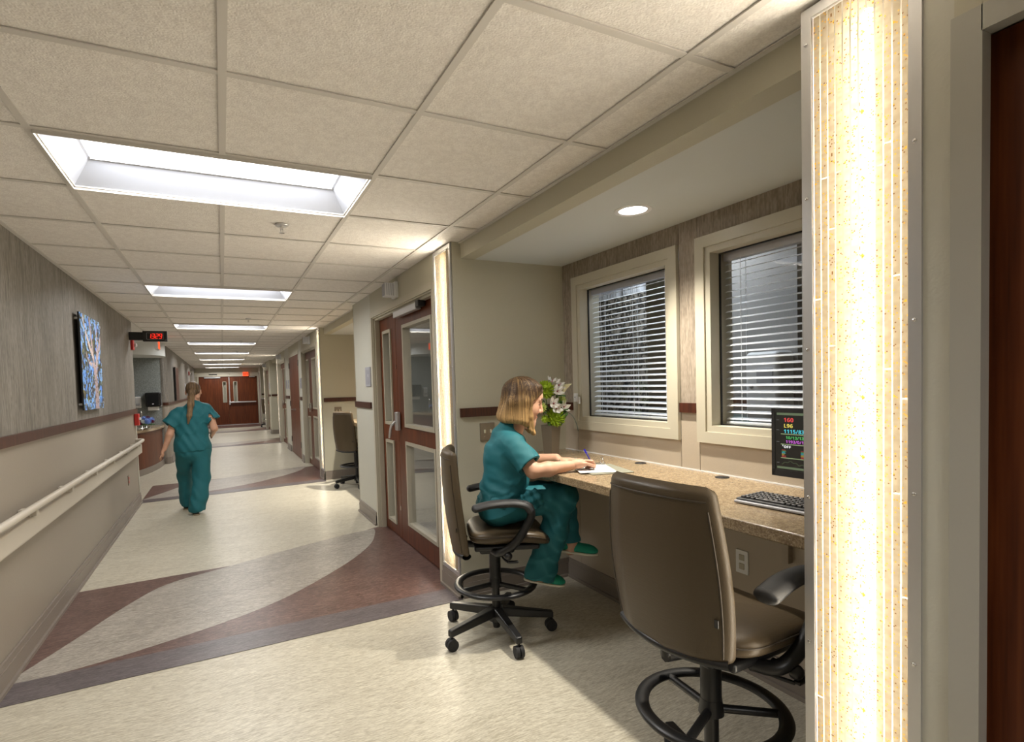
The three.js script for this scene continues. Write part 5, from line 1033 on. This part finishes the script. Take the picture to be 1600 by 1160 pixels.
// ---------------------------------------------------------------- seated woman, writing
{
  const o = thing('person', 'woman in teal scrubs with blonde bob, seated and writing at the desk', 'person', [1.37, 0, 2.77], -0.3683);
  const skin = [0.60, 0.345, 0.235], HM = turned([0.192, 1.325, 0], -0.30, 0.0, 0, 1.06);
  // body under the clothes, arms, neck
  const inner = uni([cap([0.035, 0.77, 0], [0.07, 0.9, 0], 0.10, 0.10), cap([0.07, 0.9, 0], [0.10, 1.06, 0], 0.10, 0.085), cap([0.105, 1.11, -0.12], [0.105, 1.11, 0.12], 0.045), cap([0.04, 0.745, 0.085], [0.395, 0.80, 0.09], 0.07, 0.045), cap([0.395, 0.80, 0.09], [0.26, 0.36, 0.09], 0.042, 0.03), cap([0.04, 0.745, -0.085], [0.42, 0.79, -0.05], 0.07, 0.045), cap([0.42, 0.79, -0.05], [0.45, 0.49, -0.015], 0.042, 0.032), cap([0.26, 0.36, 0.09], [0.24, 0.335, 0.09], 0.03), cap([0.45, 0.49, -0.015], [0.445, 0.455, -0.015], 0.031), cap([0.11, 1.12, 0], [0.165, 1.24, 0], 0.05, 0.05)], 0.05);
  const gBody = nets(inner, [-0.1, 0.28, -0.24], [0.52, 1.32, 0.24], 0.012, skinGeo(skin));
  const rArm = uni([cap([0.115, 1.11, 0.15], [0.20, 0.968, 0.215], 0.044, 0.038), cap([0.20, 0.968, 0.215], [0.285, 0.972, 0.205], 0.040, 0.039), cap([0.285, 0.972, 0.205], [0.44, 0.985, 0.172], 0.039, 0.025, [1, 1, 1])], 0.02);
  const lArm = uni([cap([0.115, 1.11, -0.15], [0.20, 0.965, -0.21], 0.044, 0.038), cap([0.20, 0.965, -0.21], [0.40, 0.985, -0.12], 0.04, 0.025), ell([0.445, 0.972, -0.10], [0.05, 0.016, 0.035])], 0.02);
  const gArm = nets(rArm, [0.06, 0.91, 0.09], [0.48, 1.17, 0.27], 0.006, skinGeo(skin));
  const lHand = uni([lArm, uni(fingerChain([[[0.475, 0.976, -0.075], [0.51, 0.97, -0.062], [0.535, 0.964, -0.055]], [[0.48, 0.976, -0.092], [0.52, 0.97, -0.083], [0.545, 0.964, -0.078]], [[0.478, 0.974, -0.108], [0.515, 0.968, -0.104], [0.54, 0.963, -0.102]], [[0.47, 0.972, -0.124], [0.50, 0.967, -0.126], [0.518, 0.963, -0.126]], [[0.43, 0.97, -0.075], [0.455, 0.966, -0.05], [0.48, 0.964, -0.042]]]), 0.004)], 0.012);
  const gArm2 = nets(lHand, [0.06, 0.91, -0.27], [0.57, 1.17, -0.02], 0.0055, skinGeo(skin));
  const palm = uni([ell([0.478, 0.992, 0.163], [0.042, 0.024, 0.033]), cap([0.43, 0.985, 0.173], [0.455, 0.988, 0.168], 0.025, 0.024), ell([0.462, 0.99, 0.185], [0.028, 0.018, 0.016])], 0.02);
  const fingers = fingerChain([[[0.500, 1.006, 0.184], [0.534, 1.002, 0.187], [0.548, 0.981, 0.180], [0.550, 0.967, 0.174]], [[0.507, 1.003, 0.168], [0.541, 0.995, 0.171], [0.551, 0.974, 0.166], [0.547, 0.962, 0.160]], [[0.508, 0.996, 0.152], [0.535, 0.985, 0.154], [0.540, 0.966, 0.150], [0.528, 0.960, 0.146]], [[0.502, 0.986, 0.138], [0.522, 0.974, 0.138], [0.524, 0.962, 0.135], [0.513, 0.959, 0.132]], Object.assign([[0.462, 0.994, 0.192], [0.497, 0.992, 0.202], [0.525, 0.984, 0.197], [0.541, 0.974, 0.188]], { r: 1.12 })]);
  const hand = (x, y, z) => { let d = palm(x, y, z); for (const f of fingers) d = smin(d, f(x, y, z), 0.0045); return d; };
  const gHand = nets(hand, [0.40, 0.945, 0.11], [0.57, 1.03, 0.225], 0.0026, skinGeo(skin));
  const neck = nets(uni([cap([0.11, 1.13, 0], [0.17, 1.25, 0], 0.052, 0.048), cap([0.17, 1.25, 0], [0.19, 1.30, 0], 0.048, 0.05)], 0.02), [0.02, 1.05, -0.09], [0.27, 1.37, 0.09], 0.008, skinGeo(skin));
  mesh('body', merged([gBody, gArm, gArm2, gHand, neck, headGeo(skin, HM)]), SKIN, o);
  // scrub top
  const fT = folds(0.009, 9, 15, 7, 311), fT2 = folds(0.012, 26, 10, 5, 317);
  const trunk = uni([ell([0.055, 0.75, 0], [0.145, 0.10, 0.19]), ell([0.072, 0.85, 0], [0.138, 0.14, 0.178]), ell([0.085, 1.0, 0], [0.128, 0.16, 0.172], 0.12), cap([0.098, 1.105, -0.105], [0.098, 1.105, 0.105], 0.064), cap([0.085, 1.12, 0], [0.115, 1.19, 0], 0.082, 0.066)], 0.06);
  const sleeve = (s) => { const out = cap([0.105, 1.105, s * 0.14], [0.19, 0.99, s * 0.208], 0.066, 0.076), inn = cap([0.14, 1.06, s * 0.165], [0.23, 0.935, s * 0.238], 0.046, 0.054); const A = V3(0.105, 1.105, s * 0.14), D = V3(0.19, 0.99, s * 0.208).sub(A).normalize(); return (x, y, z) => { const t = (x - A.x) * D.x + (y - A.y) * D.y + (z - A.z) * D.z; return smax(smax(out(x, y, z), t - 0.148, 0.006), -Math.max(inn(x, y, z), -(t - 0.08)), 0.006); }; };
  const slv = [sleeve(1), sleeve(-1)], neckHole = cap([0.155, 1.16, 0], [0.25, 1.30, 0], 0.068, 0.09);
  const top = (x, y, z) => {
    let d = trunk(x, y, z); for (const f of slv) d = smin(d, f(x, y, z), 0.025);
    d = smax(d, -neckHole(x, y, z), 0.01); d = smax(d, 0.695 - y, 0.012);
    const w = Math.max(0, Math.min(1, (0.93 - y) / 0.14));
    const up = 1 - w * 0.5; return d + fT(x + y * 0.5, y, z) - 0.008 * up * (ridge((x * 0.9 + y * 0.55) * 13, (y - x * 0.9) * 4.5, z * 5, 351) - 0.35) - 0.013 * w * (ridge((y * 1.0 + x * 0.35) * 19, (x - y * 0.3) * 5, z * 4, 353) - 0.35) + w * fT2(y * 1.1 - x * 0.4, x * 1.3 + y * 0.5, z) + 0.006 * w * Math.sin((y * 0.8 + x * 0.55) * 95 + 3 * Math.sin(z * 14));
  };
  mesh('scrub_top', nets(top, [-0.13, 0.66, -0.31], [0.32, 1.30, 0.31], 0.0068), SCRUB, o);
  // trousers
  const fP = folds(0.009, 14, 9, 12, 331);
  const hollow = (out, end, dir) => (x, y, z) => out(x, y, z);
  const legR = uni([cap([0.03, 0.745, 0.085], [0.385, 0.80, 0.092], 0.092, 0.073), cap([0.385, 0.798, 0.092], [0.335, 0.62, 0.09], 0.074, 0.072), cap([0.335, 0.62, 0.09], [0.245, 0.365, 0.09], 0.073, 0.082)], 0.035), legL = uni([cap([0.03, 0.745, -0.085], [0.415, 0.79, -0.05], 0.092, 0.073), cap([0.415, 0.79, -0.05], [0.44, 0.52, -0.018], 0.07, 0.062)], 0.035);
  const hips = ell([0.03, 0.745, 0], [0.125, 0.105, 0.185]);
  const cutR = (x, y, z) => 0.342 - (y + 0.12 * (x - 0.25)), cutL = (x, y, z) => 0.505 - (y - 0.15 * (x - 0.44));
  const inR = cap([0.25, 0.33, 0.09], [0.275, 0.42, 0.09], 0.066, 0.055), inL = cap([0.44, 0.48, -0.018], [0.437, 0.56, -0.02], 0.05, 0.042);
  const pants = (x, y, z) => { const a = smax(smax(legR(x, y, z), cutR(x, y, z), 0.006), -inR(x, y, z), 0.006), b = smax(smax(legL(x, y, z), cutL(x, y, z), 0.006), -inL(x, y, z), 0.006); let d = smin(smin(a, b, 0.02), hips(x, y, z), 0.05); return d - 0.010 * (ridge((y * 1.0 - x * 0.35) * 12, x * 5, z * 6, 355) - 0.35) + fP(x, y * 0.7, z) + 0.0035 * Math.sin((x * 0.5 + y) * 70 + 5 * Math.sin(z * 20 + x * 9)) * Math.max(0, Math.min(1, (x - 0.12) * 6)); };
  mesh('trousers', nets(pants, [-0.13, 0.30, -0.23], [0.53, 0.91, 0.23], 0.0068), SCRUB, o);
  // waist pouch of gathered cloth by the hip
  const gather = (x, y, z) => smax(ell([0.20, 0.80, 0.165], [0.07, 0.055, 0.035], 0.3)(x, y, z) + 0.006 * Math.sin(x * 130 + y * 60) + 0.004 * Math.sin(y * 120 - x * 50), -1, 0.01);
  mesh('gathered_hem', nets(gather, [0.10, 0.72, 0.11], [0.30, 0.88, 0.23], 0.005), SCRUB, o);
  // shoes
  const shoeM = S({ color: lin(0.005, 0.235, 0.155), roughness: 0.75, bumpMap: T.weave, bumpScale: 0.0004 }), soleM = S({ color: lin(0.62, 0.58, 0.48), roughness: 0.7 });
  const shoe = (x, y, z, turn, pitch) => {
    const up = uni([ell([0.0, 0.035, 0], [0.055, 0.034, 0.034]), ell([0.075, 0.028, 0], [0.075, 0.027, 0.038]), ell([0.13, 0.02, 0], [0.045, 0.018, 0.034])], 0.03), hole = ell([0.005, 0.075, 0], [0.045, 0.035, 0.024]);
    const g = nets((a, b, c) => smax(smax(up(a, b, c), 0.004 - b, 0.004), -hole(a, b, c), 0.006), [-0.09, -0.01, -0.06], [0.20, 0.09, 0.06], 0.0048);
    const q = mesh('shoe', g, shoeM, o); q.position.set(x, y, z); q.rotation.set(0, turn, pitch, 'YZX');
    const s = nets(smaxSole, [-0.09, -0.02, -0.06], [0.20, 0.02, 0.06], 0.005); mesh('sole', s, soleM, q);
  };
  const soleE = uni([ell([-0.005, 0, 0], [0.058, 0.03, 0.034]), ell([0.1, 0, 0], [0.078, 0.03, 0.040])], 0.04); const smaxSole = (a, b, c) => smax(soleE(a, b, c), Math.abs(b) - 0.0065, 0.003);
  shoe(0.213, 0.326, 0.092, -0.05, -0.20); shoe(0.437, 0.448, -0.012, 0.0, -0.16);
  // hair
  const hm = HM.clone().invert(), hv = V3(), toHead = (x, y, z) => hv.set(x, y, z).applyMatrix4(hm);
  const shell = ell([-0.014, 0.05, 0], [0.112, 0.094, 0.09]), locks = [];
  for (const s of [-1, 1]) {
    const L = [[0.075, 1.252, 0.05, 0.03], [0.092, 1.245, 0.075, 0.028], [0.12, 1.243, 0.088, 0.026], [0.15, 1.238, 0.093, 0.025], [0.182, 1.228, 0.094, 0.023], [0.205, 1.20, 0.086, 0.02], [0.232, 1.160, 0.072, 0.014]];
    for (const [x, y, z, r] of L) { const t = (x - 0.075) / 0.16; locks.push(cap([0.165 + t * 0.07, 1.425 - t * 0.02, s * 0.045], [0.115 + t * 0.095, 1.335, s * 0.074], 0.026, 0.026), cap([0.115 + t * 0.095, 1.335, s * 0.074], [x, y, s * z * 0.94], 0.026, r)); }
  }
  locks.push(cap([0.13, 1.39, 0], [0.075, 1.26, 0.02], 0.05, 0.04), cap([0.13, 1.39, 0], [0.075, 1.26, -0.02], 0.05, 0.04));
  const mass = uni(locks, 0.022), faceCut = ell([0.088, -0.028, 0], [0.075, 0.118, 0.066]), fringe = uni([cap([0.215, 1.445, 0.03], [0.275, 1.415, 0.058], 0.022, 0.014), cap([0.215, 1.445, -0.03], [0.275, 1.415, -0.058], 0.022, 0.014), cap([0.275, 1.415, 0.058], [0.236, 1.37, 0.074], 0.014, 0.014), cap([0.275, 1.415, -0.058], [0.236, 1.37, -0.074], 0.014, 0.014)], 0.02);
  const strand = (x, y, z) => { const a = Math.atan2(z, x - 0.15); return noise2(a * 30 + 200, y * 6 + 90, 4096, 4096, 341) * 0.45 + noise2(a * 80 + 300, y * 9 + 90, 4096, 4096, 343) * 0.55; };
  const front = uni([1, -1].flatMap((s) => [cap([0.212, 1.36, s * 0.076], [0.215, 1.25, s * 0.08], 0.014, 0.017), cap([0.215, 1.25, s * 0.08], [0.236, 1.152, s * 0.068], 0.017, 0.008), cap([0.195, 1.25, s * 0.084], [0.215, 1.17, s * 0.078], 0.016, 0.008)]), 0.012);
  const hair = (x, y, z) => { toHead(x, y, z); const hx = hv.x, hy = hv.y, hz = hv.z; let d = shell(hx, hy, hz); d = smax(d, -0.0 - hy - 0.03, 0.02); d = smin(d, mass(x, y, z), 0.03); const cut = Math.max(0.036 + 0.06 * clamp01((hy - 0.02) / 0.08) - hx, hy - 0.088, -0.128 - hy); d = smax(d, -cut, 0.012); d = smin(d, fringe(x, y, z), 0.014); d = smin(d, front(x, y, z), 0.012); return d + 0.003 * (strand(x, y, z) - 0.5); };
  const dye = (x, y, z) => { const s = strand(x, y, z), t = clamp01((1.40 - y) / 0.17) * 0.85 + (s - 0.5) * 0.95; return mix([0.042, 0.023, 0.012], [0.47, 0.295, 0.125], clamp01(t)).map((v) => v * (0.8 + 0.4 * s)); };
  mesh('hair', nets(hair, [0.01, 1.12, -0.14], [0.33, 1.50, 0.14], 0.0042, dye), HAIR, o);
  // pen in the hand
  const P = [0.552, 0.957, 0.168], Q = [0.492, 1.068, 0.182], w = (p) => { const v = V3(...p).applyAxisAngle(V3(0, 1, 0), -0.3683); return [1.37 + v.x, v.y, 2.77 - v.z]; };
  const pw = w(P), d = V3(...Q).sub(V3(...P)), pen = thing('pen', 'blue capped ballpoint pen in the woman’s hand', 'pen', pw, -0.3683), e = d.toArray();
  const at = (t) => e.map((v) => v * t);
  mesh('barrel', rod(at(0.06), at(0.82), 0.0042, 12), S({ color: lin(0.05, 0.05, 0.35), roughness: 0.3 }), pen); mesh('tip', rod(at(0), at(0.07), 0.0016, 8), M.chrome, pen); mesh('cap', rod(at(0.82), at(1), 0.0048, 12), S({ color: lin(0.02, 0.02, 0.6), roughness: 0.25 }), pen);
}

// ---------------------------------------------------------------- woman walking away
{
  const o = thing('person', 'woman in teal scrubs with a long ponytail, walking away down the corridor', 'person', [-0.345, 0, 7.30], Math.PI / 2);
  // local frame: x ahead, y up, z to her right
  const skin = [0.56, 0.31, 0.205], HM = turned([0.03, 1.435, 0.035], -0.06, -0.12, 0, 1.0);
  const inner = uni([cap([0, 0.86, 0], [0, 1.08, 0.01], 0.10, 0.095), cap([0, 1.2, -0.13], [0, 1.225, 0.16], 0.045), cap([0, 0.78, 0.085], [0.0, 0.42, 0.07], 0.075, 0.05), cap([0.0, 0.42, 0.07], [-0.1, 0.09, 0.02], 0.048, 0.033), cap([0, 0.78, -0.085], [0.19, 0.44, -0.105], 0.075, 0.05), cap([0.19, 0.44, -0.105], [0.31, 0.09, -0.11], 0.048, 0.033), cap([0, 1.1, 0.01], [0.01, 1.27, 0.03], 0.09, 0.05), cap([0.01, 1.27, 0.03], [0.02, 1.36, 0.035], 0.05, 0.048)], 0.05);
  const gBody = nets(inner, [-0.16, 0.04, -0.24], [0.38, 1.42, 0.25], 0.012, skinGeo(skin));
  const fl = fingerChain([[[-0.045, 0.715, -0.318], [-0.035, 0.69, -0.328], [-0.02, 0.672, -0.326]], [[-0.06, 0.712, -0.322], [-0.055, 0.683, -0.333], [-0.04, 0.664, -0.331]], [[-0.074, 0.714, -0.323], [-0.072, 0.687, -0.333], [-0.058, 0.668, -0.331]], [[-0.086, 0.72, -0.321], [-0.086, 0.698, -0.329], [-0.075, 0.682, -0.328]], [[-0.042, 0.75, -0.30], [-0.022, 0.728, -0.298], [-0.012, 0.708, -0.302]]]);
  const armL = uni([cap([-0.01, 1.2, -0.15], [-0.06, 0.955, -0.225], 0.046, 0.038), cap([-0.06, 0.955, -0.225], [-0.062, 0.79, -0.285], 0.039, 0.024), ell([-0.064, 0.742, -0.305], [0.030, 0.042, 0.017])], 0.02);
  const handL = (x, y, z) => { let d = armL(x, y, z); for (const f of fl) d = smin(d, f(x, y, z), 0.004); return d; };
  const fr = fingerChain([[[0.19, 0.925, 0.198], [0.215, 0.91, 0.19], [0.21, 0.892, 0.185]], [[0.19, 0.913, 0.205], [0.212, 0.896, 0.198], [0.202, 0.88, 0.19]], [[0.186, 0.90, 0.208], [0.203, 0.883, 0.202], [0.19, 0.872, 0.195]], [[0.178, 0.89, 0.208], [0.19, 0.875, 0.203], [0.178, 0.866, 0.197]], [[0.16, 0.935, 0.19], [0.19, 0.937, 0.178], [0.205, 0.925, 0.172]]]);
  const armR = uni([cap([-0.01, 1.225, 0.185], [-0.05, 1.0, 0.238], 0.046, 0.039), cap([-0.05, 1.0, 0.238], [0.11, 0.925, 0.215], 0.039, 0.025), ell([0.155, 0.912, 0.206], [0.042, 0.03, 0.018])], 0.02);
  const handR = (x, y, z) => { let d = armR(x, y, z); for (const f of fr) d = smin(d, f(x, y, z), 0.004); return d; };
  mesh('body', merged([gBody, nets(handL, [-0.13, 0.63, -0.36], [0.06, 1.27, -0.08], 0.0055, skinGeo(skin)), nets(handR, [-0.12, 0.83, 0.12], [0.25, 1.29, 0.30], 0.0055, skinGeo(skin)), headGeo(skin, HM)]), SKIN, o);
  const fT = folds(0.009, 10, 6, 9, 411);
  const trunk = uni([ell([0, 1.15, 0.012], [0.115, 0.13, 0.175]), cap([0, 1.185, -0.11], [0, 1.21, 0.14], 0.07), ell([0, 0.98, 0.0], [0.118, 0.22, 0.178]), ell([0, 0.79, -0.002], [0.14, 0.17, 0.202]), cap([-0.005, 1.22, 0.02], [0.0, 1.285, 0.032], 0.085, 0.066)], 0.06);
  const sleeve = (A, Bq, r0, r1, cut) => { const a = V3(...A), D = V3(...Bq).sub(a), L = D.length(); D.normalize(); const out = cap(A, Bq, r0, r1), inn = cap(a.clone().addScaledVector(D, L * 0.45).toArray(), a.clone().addScaledVector(D, L * 1.4).toArray(), r1 - 0.03, r1 - 0.022); return (x, y, z) => { const t = (x - a.x) * D.x + (y - a.y) * D.y + (z - a.z) * D.z; return smax(smax(out(x, y, z), t - L, 0.006), -Math.max(inn(x, y, z), -(t - L * 0.5)), 0.006); }; };
  const slv = [sleeve([-0.005, 1.195, -0.125], [-0.035, 1.07, -0.222], 0.074, 0.082), sleeve([-0.005, 1.225, 0.155], [-0.03, 1.095, 0.235], 0.076, 0.082)], nh = cap([0.03, 1.285, 0.033], [0.06, 1.42, 0.035], 0.062, 0.08);
  const top = (x, y, z) => { let d = trunk(x, y, z); for (const f of slv) d = smin(d, f(x, y, z), 0.03); d = smax(d, -nh(x, y, z), 0.01); d = smax(d, 0.745 + 0.02 * z - y, 0.006); return d - 0.008 * (ridge(x * 5, (y + z * 0.8) * 7, (z - y * 0.55) * 9, 451) - 0.35) + fT(x, y + z * 0.9, z - y * 0.4) + 0.003 * Math.sin((y * 1.0 + z * 1.3) * 40 + 2 * Math.sin(z * 12)); };
  mesh('scrub_top', nets(top, [-0.16, 0.70, -0.34], [0.17, 1.36, 0.35], 0.0078), SCRUB, o);
  const legs = uni([cap([0, 0.74, 0.085], [0.0, 0.42, 0.075], 0.098, 0.088), cap([0.0, 0.42, 0.075], [-0.075, 0.075, 0.02], 0.088, 0.092)], 0.03), legs2 = uni([cap([0, 0.74, -0.085], [0.19, 0.44, -0.105], 0.095, 0.082), cap([0.19, 0.44, -0.105], [0.31, 0.09, -0.11], 0.08, 0.078)], 0.03), hips = ell([0, 0.76, 0], [0.118, 0.14, 0.168]), fP = folds(0.010, 9, 5, 9, 421);
  const pants = (x, y, z) => { const a = smax(legs(x, y, z), 0.035 - y, 0.006), b = smax(legs2(x, y, z), 0.04 - y, 0.006); return smin(smin(a, b, 0.015), hips(x, y, z), 0.05) - 0.011 * (ridge(x * 7, y * 4, (z + y * 0.12) * 12, 453) - 0.35) + fP(x, y * 1.3 + z, z) + 0.0035 * Math.sin(y * 42 + 4 * Math.sin(z * 17)) * Math.max(0, Math.min(1, (0.5 - y) * 3)); };
  mesh('trousers', nets(pants, [-0.2, 0.01, -0.24], [0.43, 0.93, 0.24], 0.0085), SCRUB, o);
  const shoeM = S({ color: lin(0.02, 0.02, 0.022), roughness: 0.6 }), sh = uni([ell([0.0, 0.035, 0], [0.05, 0.035, 0.034]), ell([0.09, 0.025, 0], [0.085, 0.026, 0.04])], 0.03), sg = nets((a, b, c) => smax(sh(a, b, c), -b, 0.004), [-0.08, -0.01, -0.07], [0.2, 0.09, 0.07], 0.006);
  for (const [x, y, z, t, p] of [[-0.105, 0.001, 0.005, 0.05, 0.0], [0.31, 0.001, -0.112, 0.0, 0]]) { const q = mesh('shoe', sg, shoeM, o); q.position.set(x, y, z); q.rotation.set(0, t, p, 'YZX'); mesh('sole', rbox(0.23, 0.012, 0.07, 0.005, 0.05, 0.006, 0), S({ color: lin(0.25, 0.2, 0.12), roughness: 0.7 }), q); }
  const hm = HM.clone().invert(), hv = V3(), shell = ell([-0.018, 0.046, 0], [0.104, 0.086, 0.079]), face = ell([0.085, -0.03, 0], [0.085, 0.115, 0.075]);
  const tail = uni([cap([-0.085, 1.462, 0.03], [-0.125, 1.43, 0.022], 0.03, 0.034), cap([-0.125, 1.43, 0.022], [-0.13, 1.30, 0.008], 0.034, 0.036), cap([-0.13, 1.30, 0.008], [-0.13, 1.17, -0.012], 0.034, 0.026), cap([-0.13, 1.17, -0.012], [-0.122, 1.075, -0.03], 0.026, 0.008)], 0.02);
  const strand = (x, y, z) => noise2((z + y * 0.05) * 260 + 200, (y - x) * 9 + 60, 4096, 4096, 441) * 0.6 + noise2((z + y * 0.05) * 600 + 200, (y - x) * 12 + 60, 4096, 4096, 443) * 0.4;
  const hair = (x, y, z) => { hv.set(x, y, z).applyMatrix4(hm); const { x: hx, y: hy, z: hz } = hv; let d = shell(hx, hy, hz); d = smax(d, -hy - 0.045 + hx * 0.2, 0.015); d = smax(d, -face(hx, hy, hz), 0.01); for (const s of [-1, 1]) d = smax(d, -ell([0.0, -0.01, s * 0.092], [0.035, 0.045, 0.02])(hx, hy, hz), 0.008); d = smin(d, tail(x, y, z), 0.018); return d + 0.005 * (strand(x, y, z) - 0.5); };
  const dye = (x, y, z) => { const s = strand(x, y, z), t = clamp01((1.50 - y) / 0.4) * 0.5 + (s - 0.5) * 1.0 + 0.25; return mix([0.05, 0.030, 0.018], [0.30, 0.195, 0.105], clamp01(t)).map((v) => v * (0.75 + 0.5 * s)); };
  mesh('hair', nets(hair, [-0.18, 1.04, -0.08], [0.14, 1.57, 0.14], 0.0055, dye), HAIR, o);
  mesh('hair_tie', new THREE.TorusGeometry(0.031, 0.007, 8, 20).rotateY(Math.PI / 2).rotateZ(-0.6).translate(-0.098, 1.452, 0.027), M.blackSoft, o);
}
renderer.render(scene, camera);
